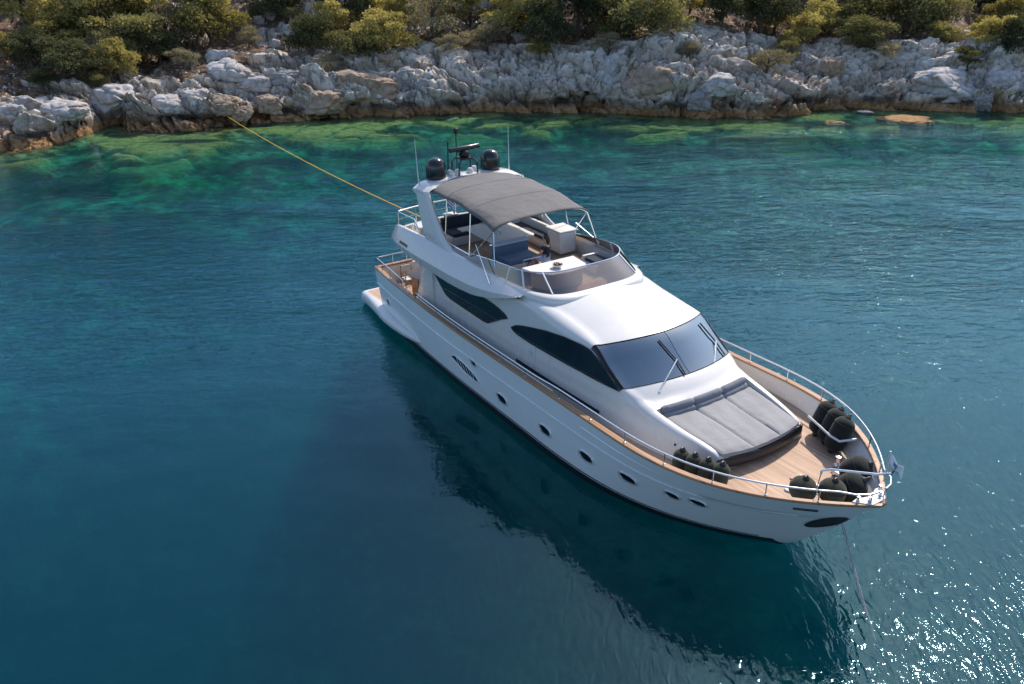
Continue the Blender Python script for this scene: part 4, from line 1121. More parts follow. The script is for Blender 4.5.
def plant(x, y, zg, zc, rx, rz, kind, name, cat, label, group, i):
    cm, tmesh = VAR[kind][i % len(VAR[kind])]
    r_ = empty(name, (x, y, zg), 0, label=label, cat=cat, group=group)
    rz_ = (i * 2.399) % 6.283
    for nm, me in (('crown', cm), ('trunk', tmesh)):
        o = bpy.data.objects.new(nm, me); COL.objects.link(o); o.parent = r_
        o.location = (0, 0, zc - zg); o.rotation_euler = (0, 0, rz_); o.scale = (rx, rx * .9, rz)
        if nm == 'trunk': o.scale = (rx * .9, rx * .9, max(rz, (zc - zg) / 1.1))
    return r_
TREES = [
 (-46.7, 87.8, 7.59, 9.74, 3.61, 3.17, 'pine', 'pine_tree', 'tree', 'yellow-green pine crown in the far left top corner', 'trees and shrubs on the rocky slope'),
 (-43.0, 86.2, 6.27, 7.64, 3.75, 2.33, 'pine', 'pine_tree', 'tree', 'flat-topped yellow pine low on the left slope, in front of the corner pine', 'trees and shrubs on the rocky slope'),
 (-46.3, 82.4, 5.29, 6.68, 1.41, 1.65, 'pine', 'shrub', 'shrub', 'small yellow bush at the left edge above the grey rocks', 'trees and shrubs on the rocky slope'),
 (-43.4, 81.1, 4.54, 6.26, 3.33, 2.34, 'dark', 'shrub', 'shrub', 'dark evergreen shrub below the left pines, over the cleft in the rocks', 'trees and shrubs on the rocky slope'),
 (-40.0, 88.7, 6.66, 9.19, 4.28, 3.84, 'pine', 'pine_tree', 'tree', 'broad yellow-topped pine left of centre of the left clump', 'trees and shrubs on the rocky slope'),
 (-37.5, 93.1, 7.19, 9.34, 4.05, 3.7, 'pine', 'pine_tree', 'tree', 'olive pine behind the broad yellow-topped pine', 'trees and shrubs on the rocky slope'),
 (-37.2, 88.0, 4.67, 6.44, 4.45, 3.48, 'green', 'shrub', 'shrub', 'green shrub under the broad yellow-topped pine', 'trees and shrubs on the rocky slope'),
 (-39.0, 80.1, 3.8, 5.7, 3.48, 2.6, 'dark', 'shrub', 'shrub', 'dark round shrub directly above the leaning white rock slab', 'trees and shrubs on the rocky slope'),
 (-37.0, 82.9, 3.25, 5.07, 2.42, 2.41, 'pine', 'shrub', 'shrub', 'small yellow-green bush at the foot of the left clump', 'trees and shrubs on the rocky slope'),
 (-34.3, 90.4, 4.64, 7.14, 3.72, 3.92, 'grey', 'shrub', 'shrub', 'grey dry bush between the olive pine and the yellow dome pine', 'trees and shrubs on the rocky slope'),
 (-30.5, 92.2, 5.51, 8.52, 4.44, 4.32, 'pine', 'pine_tree', 'tree', 'big dome-shaped yellow-green pine above the pale slab boulder', 'trees and shrubs on the rocky slope'),
 (-34.3, 87.8, 4.01, 5.86, 2.56, 2.23, 'dark', 'shrub', 'shrub', 'dark low shrub at the foot of the grey dry bush', 'trees and shrubs on the rocky slope'),
 (-23.7, 97.5, 6.95, 9.1, 4.01, 3.17, 'dark', 'shrub', 'shrub', 'dark scrub at the top of the white rubble slope', 'trees and shrubs on the rocky slope'),
 (-18.5, 94.6, 5.73, 7.73, 2.98, 2.57, 'pine', 'shrub', 'shrub', 'single yellow-topped bush on the rubble slope', 'trees and shrubs on the rocky slope'),
 (-19.3, 88.4, 4.32, 6.5, 3.21, 2.88, 'dark', 'shrub', 'shrub', 'dark thicket under the single yellow-topped bush', 'trees and shrubs on the rocky slope'),
 (-15.1, 97.4, 6.18, 8.6, 3.54, 3.17, 'pine', 'pine_tree', 'tree', 'yellow pine left of the grey olive tree on the upper slope', 'trees and shrubs on the rocky slope'),
 (-11.7, 97.4, 6.18, 8.19, 2.37, 2.48, 'pine', 'shrub', 'shrub', 'small bright yellow crown beside the grey olive tree', 'trees and shrubs on the rocky slope'),
 (-12.1, 88.6, 4.05, 6.5, 3.85, 3.36, 'pine', 'shrub', 'shrub', 'large yellow-green bush hanging above the tan-topped boulder', 'trees and shrubs on the rocky slope'),
 (-15.3, 87.5, 3.77, 5.36, 2.76, 2.54, 'green', 'shrub', 'shrub', 'green bush left of the large hanging yellow-green bush', 'trees and shrubs on the rocky slope'),
 (-7.7, 91.9, 5.15, 7.84, 3.78, 4.32, 'grey', 'tree', 'tree', 'pale grey olive tree on the middle left slope', 'trees and shrubs on the rocky slope'),
 (-3.9, 95.6, 6.24, 8.85, 3.7, 3.46, 'pine', 'pine_tree', 'tree', 'yellow pine right of the grey olive tree', 'trees and shrubs on the rocky slope'),
 (0.8, 92.3, 5.74, 8.24, 3.79, 3.34, 'pine', 'pine_tree', 'tree', 'yellow-topped pine left of the dark evergreen hollow', 'trees and shrubs on the rocky slope'),
 (-2.0, 89.1, 4.79, 6.07, 2.6, 1.94, 'grey', 'shrub', 'shrub', 'dry yellowish bush on the cliff edge below the two middle pines', 'trees and shrubs on the rocky slope'),
 (3.6, 87.5, 4.72, 7.36, 3.18, 3.49, 'dark', 'shrub', 'shrub', 'dark evergreen bush on the cliff edge, right of the yellow-topped pine', 'trees and shrubs on the rocky slope'),
 (7.0, 90.0, 5.44, 8.83, 4.34, 4.54, 'dark', 'tree', 'tree', 'large dark evergreen at the middle of the upper slope', 'trees and shrubs on the rocky slope'),
 (10.8, 88.4, 5.43, 7.84, 3.42, 3.84, 'green', 'tree', 'tree', 'green tree left of the big olive-green oak', 'trees and shrubs on the rocky slope'),
 (14.2, 87.0, 5.81, 8.34, 4.61, 4.38, 'green', 'tree', 'tree', 'big olive-green oak overhanging the orange earth patch', 'trees and shrubs on the rocky slope'),
 (18.5, 92.1, 7.52, 9.22, 1.8, 2.01, 'pine', 'shrub', 'shrub', 'small yellow bush by the leaning bare trunk', 'trees and shrubs on the rocky slope'),
 (21.2, 89.8, 6.61, 9.36, 3.48, 3.57, 'dark', 'tree', 'tree', 'dark evergreen right of the leaning bare trunk', 'trees and shrubs on the rocky slope'),
 (25.5, 91.0, 5.52, 8.55, 3.96, 3.94, 'dark', 'tree', 'tree', 'dark blue-green evergreen above the white crag', 'trees and shrubs on the rocky slope'),
 (27.9, 94.0, 5.56, 7.25, 2.29, 2.05, 'pine', 'shrub', 'shrub', 'little yellow bush at the foot of the dark blue-green evergreen', 'trees and shrubs on the rocky slope'),
 (30.0, 90.3, 4.51, 6.22, 2.63, 2.13, 'pine', 'shrub', 'shrub', 'yellow cushion bush on the cliff top right of the white crag', 'trees and shrubs on the rocky slope'),
 (35.7, 94.0, 5.9, 7.98, 3.86, 3.4, 'green', 'shrub', 'shrub', 'round green shrub left of the tall leaning pine', 'trees and shrubs on the rocky slope'),
 (32.6, 92.4, 5.22, 7.24, 2.47, 2.52, 'pine', 'shrub', 'shrub', 'yellow-green bush between the cushion bush and the round green shrub', 'trees and shrubs on the rocky slope'),
 (35.2, 88.2, 4.49, 5.92, 3.2, 2.39, 'green', 'shrub', 'shrub', 'low spreading green bush in front of the leaning pine trunk', 'trees and shrubs on the rocky slope'),
 (40.3, 92.0, 5.53, 8.16, 4.22, 4.31, 'green', 'pine_tree', 'tree', 'tall leaning green pine with a bare dark trunk', 'trees and shrubs on the rocky slope'),
 (43.5, 91.1, 5.61, 7.92, 3.09, 3.63, 'green', 'tree', 'tree', 'loose grey-green tree right of the leaning pine', 'trees and shrubs on the rocky slope'),
 (46.0, 85.7, 4.37, 6.16, 2.7, 2.33, 'pine', 'shrub', 'shrub', 'yellow-green bush at the right cliff top', 'trees and shrubs on the rocky slope'),
 (47.4, 83.7, 3.73, 5.73, 2.44, 2.74, 'dark', 'shrub', 'shrub', 'dark bush at the right edge of the cliff top', 'trees and shrubs on the rocky slope'),
 (49.9, 90.0, 5.48, 7.39, 2.84, 2.45, 'pine', 'pine_tree', 'tree', 'yellow-topped pine near the right edge', 'trees and shrubs on the rocky slope'),
 (51.2, 95.6, 6.88, 8.68, 3.47, 2.42, 'dark', 'tree', 'tree', 'dark tree in the top right corner', 'trees and shrubs on the rocky slope'),
 (-37.6, 80.3, 3.2, 3.81, 1.56, 1.17, 'green', 'shrub', 'shrub', 'low green bush on the ledge above the long white leaning slab', 'trees and shrubs on the rocky slope'),
 (-31.5, 86.0, 3.84, 4.9, 1.68, 1.41, 'grey', 'shrub', 'shrub', 'low dry bush left of the smooth pale slab boulder', 'trees and shrubs on the rocky slope'),
 (-26.1, 90.6, 5.27, 6.39, 1.55, 1.49, 'grey', 'shrub', 'shrub', 'small dry bush on the bare patch right of the yellow dome pine', 'trees and shrubs on the rocky slope'),
 (-17.2, 85.8, 3.31, 4.16, 1.67, 1.25, 'grey', 'shrub', 'shrub', 'dry grass tuft above the brown waterline boulder', 'trees and shrubs on the rocky slope'),
 (-5.7, 88.6, 4.47, 5.58, 2.37, 1.61, 'grey', 'shrub', 'shrub', 'straw-coloured scrub under the grey olive tree', 'trees and shrubs on the rocky slope'),
 (9.8, 86.3, 4.76, 5.78, 1.89, 1.41, 'grey', 'shrub', 'shrub', 'dry scrub on the cliff edge beside the orange earth patch', 'trees and shrubs on the rocky slope'),
 (16.9, 83.0, 4.75, 5.48, 1.22, 1.06, 'grey', 'shrub', 'shrub', 'thin dry bush on the crag below the leaning bare trunk', 'trees and shrubs on the rocky slope'),
 (24.2, 82.4, 3.42, 4.28, 2.6, 1.64, 'grey', 'shrub', 'shrub', 'brownish scrub in the hollow right of the white crag', 'trees and shrubs on the rocky slope'),
 (27.5, 86.9, 3.9, 4.94, 1.69, 1.42, 'green', 'shrub', 'shrub', 'small green bush under the little yellow bush', 'trees and shrubs on the rocky slope'),
 (36.3, 85.8, 3.72, 4.57, 1.88, 1.41, 'grey', 'shrub', 'shrub', 'dry grey bush at the foot of the leaning pine', 'trees and shrubs on the rocky slope'),
 (42.5, 87.8, 4.73, 5.96, 1.92, 1.44, 'pine', 'shrub', 'shrub', 'yellowish bush beside the bare path patch', 'trees and shrubs on the rocky slope'),
 (43.5, 83.8, 3.59, 4.33, 1.63, 1.22, 'green', 'shrub', 'shrub', 'low green bush above the big rounded ledge boulder', 'trees and shrubs on the rocky slope'),
 (-41.2, 78.0, 3.42, 4.33, 1.71, 1.28, 'dark', 'shrub', 'shrub', 'dark low bush above the cracked grey boulder', 'trees and shrubs on the rocky slope'),
 (3.1, 86.8, 4.51, 5.39, 1.48, 1.11, 'pine', 'shrub', 'shrub', 'small yellow tuft on the cliff edge under the dark evergreen bush', 'trees and shrubs on the rocky slope'),
 (-61.8, 100.2, 13.84, 16.79, 3.92, 3.92, 'pine', 'tree', 'tree', 'tree in the dense woodland at the top of the slope', 'woodland trees behind the shore slope'),
 (-56.8, 98.5, 12.83, 15.67, 3.77, 3.77, 'green', 'tree', 'tree', 'tree in the dense woodland at the top of the slope', 'woodland trees behind the shore slope'),
 (-47.8, 97.2, 11.63, 15.05, 4.6, 4.6, 'dark', 'tree', 'tree', 'tree in the dense woodland at the top of the slope', 'woodland trees behind the shore slope'),
 (-37.7, 98.7, 9.9, 13.3, 4.56, 4.56, 'pine', 'tree', 'tree', 'tree in the dense woodland at the top of the slope', 'woodland trees behind the shore slope'),
 (-25.0, 100.4, 8.66, 11.48, 3.75, 3.75, 'pine', 'tree', 'tree', 'tree in the dense woodland at the top of the slope', 'woodland trees behind the shore slope'),
 (-17.2, 97.2, 6.24, 9.23, 3.98, 3.98, 'dark', 'tree', 'tree', 'tree in the dense woodland at the top of the slope', 'woodland trees behind the shore slope'),
 (-10.3, 100.5, 7.3, 9.81, 3.29, 3.29, 'green', 'tree', 'tree', 'tree in the dense woodland at the top of the slope', 'woodland trees behind the shore slope'),
 (2.0, 97.9, 7.13, 10.45, 4.45, 4.45, 'pine', 'tree', 'tree', 'tree in the dense woodland at the top of the slope', 'woodland trees behind the shore slope'),
 (11.1, 97.1, 7.71, 10.85, 4.19, 4.19, 'pine', 'tree', 'tree', 'tree in the dense woodland at the top of the slope', 'woodland trees behind the shore slope'),
 (18.2, 98.7, 9.5, 12.14, 3.48, 3.48, 'dark', 'tree', 'tree', 'tree in the dense woodland at the top of the slope', 'woodland trees behind the shore slope'),
 (26.2, 100.2, 8.03, 10.78, 3.64, 3.64, 'dark', 'tree', 'tree', 'tree in the dense woodland at the top of the slope', 'woodland trees behind the shore slope'),
 (37.3, 98.8, 7.17, 10.39, 4.32, 4.32, 'dark', 'tree', 'tree', 'tree in the dense woodland at the top of the slope', 'woodland trees behind the shore slope'),
 (43.9, 98.3, 7.73, 10.96, 4.32, 4.32, 'dark', 'tree', 'tree', 'tree in the dense woodland at the top of the slope', 'woodland trees behind the shore slope'),
 (54.4, 97.9, 8.03, 10.49, 3.22, 3.22, 'dark', 'tree', 'tree', 'tree in the dense woodland at the top of the slope', 'woodland trees behind the shore slope'),
 (65.8, 97.3, 8.28, 11.55, 4.38, 4.38, 'dark', 'tree', 'tree', 'tree in the dense woodland at the top of the slope', 'woodland trees behind the shore slope'),
 (-62.2, 105.6, 16.11, 19.47, 4.51, 4.51, 'green', 'tree', 'tree', 'tree in the dense woodland at the top of the slope', 'woodland trees behind the shore slope'),
 (-56.4, 105.0, 15.5, 18.67, 4.24, 4.24, 'dark', 'tree', 'tree', 'tree in the dense woodland at the top of the slope', 'woodland trees behind the shore slope'),
 (-48.3, 105.9, 15.3, 17.96, 3.51, 3.51, 'pine', 'tree', 'tree', 'tree in the dense woodland at the top of the slope', 'woodland trees behind the shore slope'),
 (-40.9, 104.4, 13.36, 16.48, 4.17, 4.17, 'dark', 'tree', 'tree', 'tree in the dense woodland at the top of the slope', 'woodland trees behind the shore slope'),
 (-34.6, 107.2, 11.24, 13.87, 3.47, 3.47, 'pine', 'tree', 'tree', 'tree in the dense woodland at the top of the slope', 'woodland trees behind the shore slope'),
 (-26.9, 107.2, 11.73, 14.54, 3.73, 3.73, 'dark', 'tree', 'tree', 'tree in the dense woodland at the top of the slope', 'woodland trees behind the shore slope'),
 (-18.4, 107.8, 10.36, 13.77, 4.59, 4.59, 'pine', 'tree', 'tree', 'tree in the dense woodland at the top of the slope', 'woodland trees behind the shore slope'),
 (-10.3, 107.2, 10.12, 12.71, 3.41, 3.41, 'green', 'tree', 'tree', 'tree in the dense woodland at the top of the slope', 'woodland trees behind the shore slope'),
 (-2.2, 105.6, 10.0, 12.99, 3.97, 3.97, 'pine', 'tree', 'tree', 'tree in the dense woodland at the top of the slope', 'woodland trees behind the shore slope'),
 (3.7, 107.8, 11.42, 14.18, 3.64, 3.64, 'dark', 'tree', 'tree', 'tree in the dense woodland at the top of the slope', 'woodland trees behind the shore slope'),
 (9.1, 105.7, 10.97, 14.02, 4.08, 4.08, 'dark', 'tree', 'tree', 'tree in the dense woodland at the top of the slope', 'woodland trees behind the shore slope'),
 (20.9, 107.7, 13.0, 15.76, 3.66, 3.66, 'green', 'tree', 'tree', 'tree in the dense woodland at the top of the slope', 'woodland trees behind the shore slope'),
 (25.0, 107.3, 11.55, 14.15, 3.42, 3.42, 'dark', 'tree', 'tree', 'tree in the dense woodland at the top of the slope', 'woodland trees behind the shore slope'),
 (33.6, 104.3, 9.13, 12.41, 4.4, 4.4, 'dark', 'tree', 'tree', 'tree in the dense woodland at the top of the slope', 'woodland trees behind the shore slope'),
 (39.9, 106.1, 10.38, 13.07, 3.56, 3.56, 'dark', 'tree', 'tree', 'tree in the dense woodland at the top of the slope', 'woodland trees behind the shore slope'),
 (49.1, 106.2, 11.26, 13.8, 3.35, 3.35, 'dark', 'tree', 'tree', 'tree in the dense woodland at the top of the slope', 'woodland trees behind the shore slope'),
 (55.7, 105.8, 11.38, 13.88, 3.28, 3.28, 'dark', 'tree', 'tree', 'tree in the dense woodland at the top of the slope', 'woodland trees behind the shore slope'),
 (62.0, 104.8, 11.24, 14.02, 3.68, 3.68, 'green', 'tree', 'tree', 'tree in the dense woodland at the top of the slope', 'woodland trees behind the shore slope'),
 (-62.5, 113.9, 19.62, 22.5, 3.84, 3.84, 'dark', 'tree', 'tree', 'tree in the dense woodland at the top of the slope', 'woodland trees behind the shore slope'),
 (-55.9, 115.4, 19.86, 22.63, 3.67, 3.67, 'dark', 'tree', 'tree', 'tree in the dense woodland at the top of the slope', 'woodland trees behind the shore slope'),
 (-49.6, 114.4, 18.97, 22.13, 4.23, 4.23, 'pine', 'tree', 'tree', 'tree in the dense woodland at the top of the slope', 'woodland trees behind the shore slope'),
 (-41.5, 114.8, 17.82, 20.94, 4.18, 4.18, 'dark', 'tree', 'tree', 'tree in the dense woodland at the top of the slope', 'woodland trees behind the shore slope'),
 (-36.1, 112.6, 13.2, 15.85, 3.5, 3.5, 'dark', 'tree', 'tree', 'tree in the dense woodland at the top of the slope', 'woodland trees behind the shore slope'),
 (-27.8, 112.2, 13.86, 16.52, 3.5, 3.5, 'dark', 'tree', 'tree', 'tree in the dense woodland at the top of the slope', 'woodland trees behind the shore slope'),
 (-17.1, 113.4, 12.57, 15.37, 3.71, 3.71, 'pine', 'tree', 'tree', 'tree in the dense woodland at the top of the slope', 'woodland trees behind the shore slope'),
 (-11.7, 114.7, 13.11, 16.31, 4.3, 4.3, 'dark', 'tree', 'tree', 'tree in the dense woodland at the top of the slope', 'woodland trees behind the shore slope'),
 (-4.3, 114.8, 13.77, 16.55, 3.68, 3.68, 'dark', 'tree', 'tree', 'tree in the dense woodland at the top of the slope', 'woodland trees behind the shore slope'),
 (5.2, 112.9, 13.68, 16.97, 4.42, 4.42, 'dark', 'tree', 'tree', 'tree in the dense woodland at the top of the slope', 'woodland trees behind the shore slope'),
 (12.4, 114.1, 15.13, 17.88, 3.64, 3.64, 'dark', 'tree', 'tree', 'tree in the dense woodland at the top of the slope', 'woodland trees behind the shore slope'),
 (18.9, 112.2, 15.08, 17.56, 3.26, 3.26, 'dark', 'tree', 'tree', 'tree in the dense woodland at the top of the slope', 'woodland trees behind the shore slope'),
 (26.3, 115.3, 14.33, 16.79, 3.23, 3.23, 'dark', 'tree', 'tree', 'tree in the dense woodland at the top of the slope', 'woodland trees behind the shore slope'),
 (34.3, 114.0, 13.31, 16.33, 4.04, 4.04, 'dark', 'tree', 'tree', 'tree in the dense woodland at the top of the slope', 'woodland trees behind the shore slope'),
 (41.7, 114.3, 14.07, 16.99, 3.89, 3.89, 'pine', 'tree', 'tree', 'tree in the dense woodland at the top of the slope', 'woodland trees behind the shore slope'),
 (49.6, 113.0, 14.13, 17.11, 3.97, 3.97, 'green', 'tree', 'tree', 'tree in the dense woodland at the top of the slope', 'woodland trees behind the shore slope'),
 (55.3, 116.0, 15.64, 18.81, 4.25, 4.25, 'pine', 'tree', 'tree', 'tree in the dense woodland at the top of the slope', 'woodland trees behind the shore slope'),
 (66.3, 113.2, 14.95, 17.83, 3.82, 3.82, 'green', 'tree', 'tree', 'tree in the dense woodland at the top of the slope', 'woodland trees behind the shore slope'),
 (-66.3, 122.1, 23.2, 25.88, 3.55, 3.55, 'green', 'tree', 'tree', 'tree in the dense woodland at the top of the slope', 'woodland trees behind the shore slope'),
 (-55.0, 122.7, 22.83, 25.95, 4.17, 4.17, 'dark', 'tree', 'tree', 'tree in the dense woodland at the top of the slope', 'woodland trees behind the shore slope'),
 (-51.1, 122.8, 22.6, 25.71, 4.15, 4.15, 'green', 'tree', 'tree', 'tree in the dense woodland at the top of the slope', 'woodland trees behind the shore slope'),
 (-41.5, 124.2, 21.78, 24.66, 3.83, 3.83, 'dark', 'tree', 'tree', 'tree in the dense woodland at the top of the slope', 'woodland trees behind the shore slope'),
 (-34.1, 125.7, 19.4, 22.04, 3.48, 3.48, 'green', 'tree', 'tree', 'tree in the dense woodland at the top of the slope', 'woodland trees behind the shore slope'),
 (-25.4, 123.0, 18.27, 20.9, 3.47, 3.47, 'dark', 'tree', 'tree', 'tree in the dense woodland at the top of the slope', 'woodland trees behind the shore slope'),
 (-20.7, 125.7, 18.21, 21.01, 3.71, 3.71, 'green', 'tree', 'tree', 'tree in the dense woodland at the top of the slope', 'woodland trees behind the shore slope'),
 (-12.8, 122.0, 16.04, 18.53, 3.28, 3.28, 'dark', 'tree', 'tree', 'tree in the dense woodland at the top of the slope', 'woodland trees behind the shore slope'),
 (-4.2, 124.4, 17.8, 21.2, 4.57, 4.57, 'green', 'tree', 'tree', 'tree in the dense woodland at the top of the slope', 'woodland trees behind the shore slope'),
 (5.5, 123.0, 17.92, 20.96, 4.06, 4.06, 'dark', 'tree', 'tree', 'tree in the dense woodland at the top of the slope', 'woodland trees behind the shore slope'),
 (9.5, 125.4, 19.33, 22.16, 3.75, 3.75, 'dark', 'tree', 'tree', 'tree in the dense woodland at the top of the slope', 'woodland trees behind the shore slope'),
 (20.2, 123.3, 19.62, 22.67, 4.08, 4.08, 'green', 'tree', 'tree', 'tree in the dense woodland at the top of the slope', 'woodland trees behind the shore slope'),
 (24.7, 125.0, 19.17, 22.42, 4.35, 4.35, 'dark', 'tree', 'tree', 'tree in the dense woodland at the top of the slope', 'woodland trees behind the shore slope'),
 (33.9, 123.6, 17.28, 20.65, 4.53, 4.53, 'dark', 'tree', 'tree', 'tree in the dense woodland at the top of the slope', 'woodland trees behind the shore slope'),
 (43.3, 123.7, 18.3, 21.11, 3.72, 3.72, 'green', 'tree', 'tree', 'tree in the dense woodland at the top of the slope', 'woodland trees behind the shore slope'),
 (48.5, 122.2, 17.96, 20.67, 3.59, 3.59, 'dark', 'tree', 'tree', 'tree in the dense woodland at the top of the slope', 'woodland trees behind the shore slope'),
 (54.7, 124.2, 19.06, 21.93, 3.82, 3.82, 'green', 'tree', 'tree', 'tree in the dense woodland at the top of the slope', 'woodland trees behind the shore slope'),
 (62.1, 122.6, 18.74, 22.08, 4.49, 4.49, 'green', 'tree', 'tree', 'tree in the dense woodland at the top of the slope', 'woodland trees behind the shore slope'),
]

for i, (x, y, zg, zc, rx, rz, kind, name, cat, label, group) in enumerate(TREES):
    plant(x, y, zg, zc, rx, rz, kind, name, cat, label, group, i)

# ---- boulders
def boulder_material(name, tone):
    t = NT(name); v = t.coord(); sp = t.n('ShaderNodeSeparateXYZ')
    n2 = t.noise(v, 2.4, 6, .7); n1 = t.noise(v, .8, 5, .65)
    col = t.ramp(n2, [(.25, tuple(.45 * c for c in tone)), (.5, tuple(.8 * c for c in tone)), (.75, tuple(min(1, 1.12 * c) for c in tone))])
    col = t.mix(t.ramp(n1, [(.54, 0.0), (.66, .7)]), col, (.22, .125, .065))
    nm = t.bump(t.noise(v, 2.8, 7, .72), .8, .14); nm = t.bump(t.noise(v, 12, 5, .7), .5, .04, nm)
    t.pbr(col, .9, 0, nm, spec=.2); return t.m
BM = {'pale': boulder_material('pale_limestone', (.56, .53, .51)), 'grey': boulder_material('grey_limestone', (.38, .36, .35)), 'tan': boulder_material('tan_limestone', (.44, .33, .24)), 'orange': boulder_material('orange_rock', (.40, .23, .10))}
def boulder(x, y, z, sx, sy, sz, tone, label, i):
    bm = bmesh.new(); bmesh.ops.create_icosphere(bm, subdivisions=5, radius=1.0)
    V = np.array([v.co[:] for v in bm.verts])
    rg = np.random.default_rng(900 + i)
    U = V / np.abs(V).max(1, keepdims=True) * .4 + V * .62     # boxy
    for _ in range(5):                                         # broken facets
        n = rg.normal(size=3); n /= np.linalg.norm(n); h = rg.uniform(.55, .85)
        d = U @ n - h; U = U - np.outer(np.clip(d, 0, None) * .85, n)
    f1, f2, c, _v = voro(U * 1.6 + i * 3.1, 5)
    U = U * (1 + ((np.clip((f2 - f1) / .3, 0, 1) ** .6 - .7) * .16 + (c - .5) * .14 + (fbm(U * 3 + i, 4, 7) - .5) * .16))[:, None]
    a = rg.uniform(-.5, .5); ca, sa = math.cos(a), math.sin(a)
    U = U * np.array([sx, sy, sz]); U = np.stack([U[:, 0] * ca - U[:, 1] * sa, U[:, 0] * sa + U[:, 1] * ca, U[:, 2]], 1)
    for v, p in zip(bm.verts, U): v.co = p
    me = bpy.data.meshes.new('boulder'); bm.to_mesh(me); bm.free(); me.materials.append(BM[tone])
    me.polygons.foreach_set('use_smooth', [True] * len(me.polygons))
    o = bpy.data.objects.new('boulder', me); COL.objects.link(o); o.location = (x, y, z)
    setp(o, label, 'boulder', 'boulders on the rocky shore')
BOULDERS = [
 (-28.25, 88.02, 4.64, 1.44, 1.01, 1.02, 'pale', 'smooth pale slab boulder alone below the yellow dome pine'),
 (-25.96, 83.49, 3.68, 2.53, 1.77, 1.33, 'pale', 'wide pale block under the smooth slab boulder'),
 (-23.4, 91.04, 5.4, 0.8, 0.57, 0.66, 'pale', 'small white boulder high on the rubble slope'),
 (-26.47, 96.42, 7.39, 0.61, 0.49, 0.56, 'pale', 'topmost white boulder on the rubble slope, beside the dark scrub'),
 (-25.39, 97.37, 7.7, 0.62, 0.49, 0.57, 'pale', 'white stone just right of the topmost white boulder'),
 (-21.86, 95.23, 6.31, 1.92, 1.35, 0.83, 'pale', 'long white rock under the dark scrub at the top of the rubble slope'),
 (-13.62, 83.79, 2.26, 3.38, 2.36, 1.58, 'tan', 'large tan-topped boulder above the waterline, left of the hanging bush'),
 (-11.78, 87.35, 3.83, 1.21, 0.99, 1.14, 'tan', 'tall tan boulder right below the hanging yellow-green bush'),
 (-9.89, 84.69, 2.87, 1.39, 0.97, 1.11, 'grey', 'rounded grey boulder right of the large tan-topped boulder'),
 (-7.72, 83.36, 2.13, 1.16, 0.84, 0.97, 'grey', 'grey boulder at the lower right of the rounded grey boulder'),
 (-17.72, 81.33, 1.39, 2.46, 1.72, 1.06, 'tan', 'brown boulder sitting on the waterline below the rubble slope'),
 (-20.63, 83.54, 2.99, 1.9, 1.33, 1.09, 'grey', 'grey broad boulder in the middle of the rubble slope'),
 (-23.59, 82.11, 2.92, 1.45, 1.02, 0.72, 'pale', 'pale boulder on the lower left of the rubble slope'),
 (-24.22, 78.42, 1.03, 1.09, 0.76, 0.8, 'tan', 'brown rock at the waterline where the yellow rope comes ashore'),
 (-25.69, 78.35, 1.76, 1.38, 0.97, 0.91, 'tan', 'brown knobbly rock above the yellow rope end'),
 (-22.03, 79.95, 1.34, 1.31, 0.92, 0.93, 'tan', 'brown rock with a dark cleft, right of the yellow rope end'),
 (-28.25, 78.97, 2.22, 1.2, 0.84, 0.8, 'pale', 'pale rounded boulder left of the yellow rope end'),
 (-30.44, 78.15, 1.86, 1.58, 1.1, 0.91, 'pale', 'pale boulder on the ledge right of the white leaning slab'),
 (-38.17, 74.31, 2.29, 2.06, 1.44, 0.97, 'pale', 'white leaning slab boulder left of the dark cove'),
 (-36.27, 80.28, 1.87, 2.83, 1.98, 1.51, 'pale', 'long white leaning slab overhanging the cove'),
 (-40.51, 74.04, 2.63, 1.31, 0.92, 0.86, 'grey', 'cracked grey boulder at the far left'),
 (-41.41, 72.66, 2.32, 1.1, 0.77, 0.74, 'pale', 'white boulder at the left edge of the shore'),
 (13.53, 81.43, 2.62, 2.67, 1.87, 1.53, 'tan', 'broad tan-stained boulder on the cliff in the middle'),
 (9.79, 83.74, 3.42, 1.58, 1.37, 1.58, 'pale', 'upright pale block right of the narrow cliff cleft'),
 (17.31, 79.0, 1.42, 1.1, 0.8, 0.92, 'grey', 'grey knob of rock beside the dark vertical cleft'),
 (19.01, 79.83, 2.66, 2.01, 1.41, 1.04, 'pale', 'slanting pale slab right of the dark vertical cleft'),
 (31.67, 85.62, 3.12, 1.3, 0.91, 0.99, 'tan', 'tan block with a sharp edge under the yellow cushion bush'),
 (29.27, 86.79, 3.76, 1.31, 0.92, 0.88, 'grey', 'grey block under the little yellow bush'),
 (33.13, 80.29, -0.17, 0.81, 0.57, 0.3, 'grey', 'small grey rock standing out of the water at the right'),
 (40.78, 82.16, 1.98, 3.11, 2.17, 1.43, 'pale', 'big rounded pale ledge boulder above the dark notch at the right'),
 (43.78, 80.08, 0.78, 0.81, 0.91, 1.05, 'grey', 'upright grey rock at the waterline near the right edge'),
 (46.1, 81.13, 2.28, 1.64, 1.15, 1.06, 'pale', 'pale boulder at the right edge of the shore'),
 (38.18, 85.52, 3.79, 1.73, 1.21, 0.99, 'pale', 'white boulder below the leaning pine trunk'),
 (40.17, 84.41, 3.35, 1.38, 0.97, 0.98, 'pale', 'white boulder right below the bare path patch'),
 (35.0, 76.77, -0.16, 2.52, 1.77, 0.3, 'orange', 'flat orange rock awash in the shallows at the right'),
 (28.71, 75.84, -0.16, 1.05, 0.74, 0.3, 'orange', 'small orange rock awash, left of the flat orange rock'),
]

for i, b in enumerate(BOULDERS): boulder(*b, i)

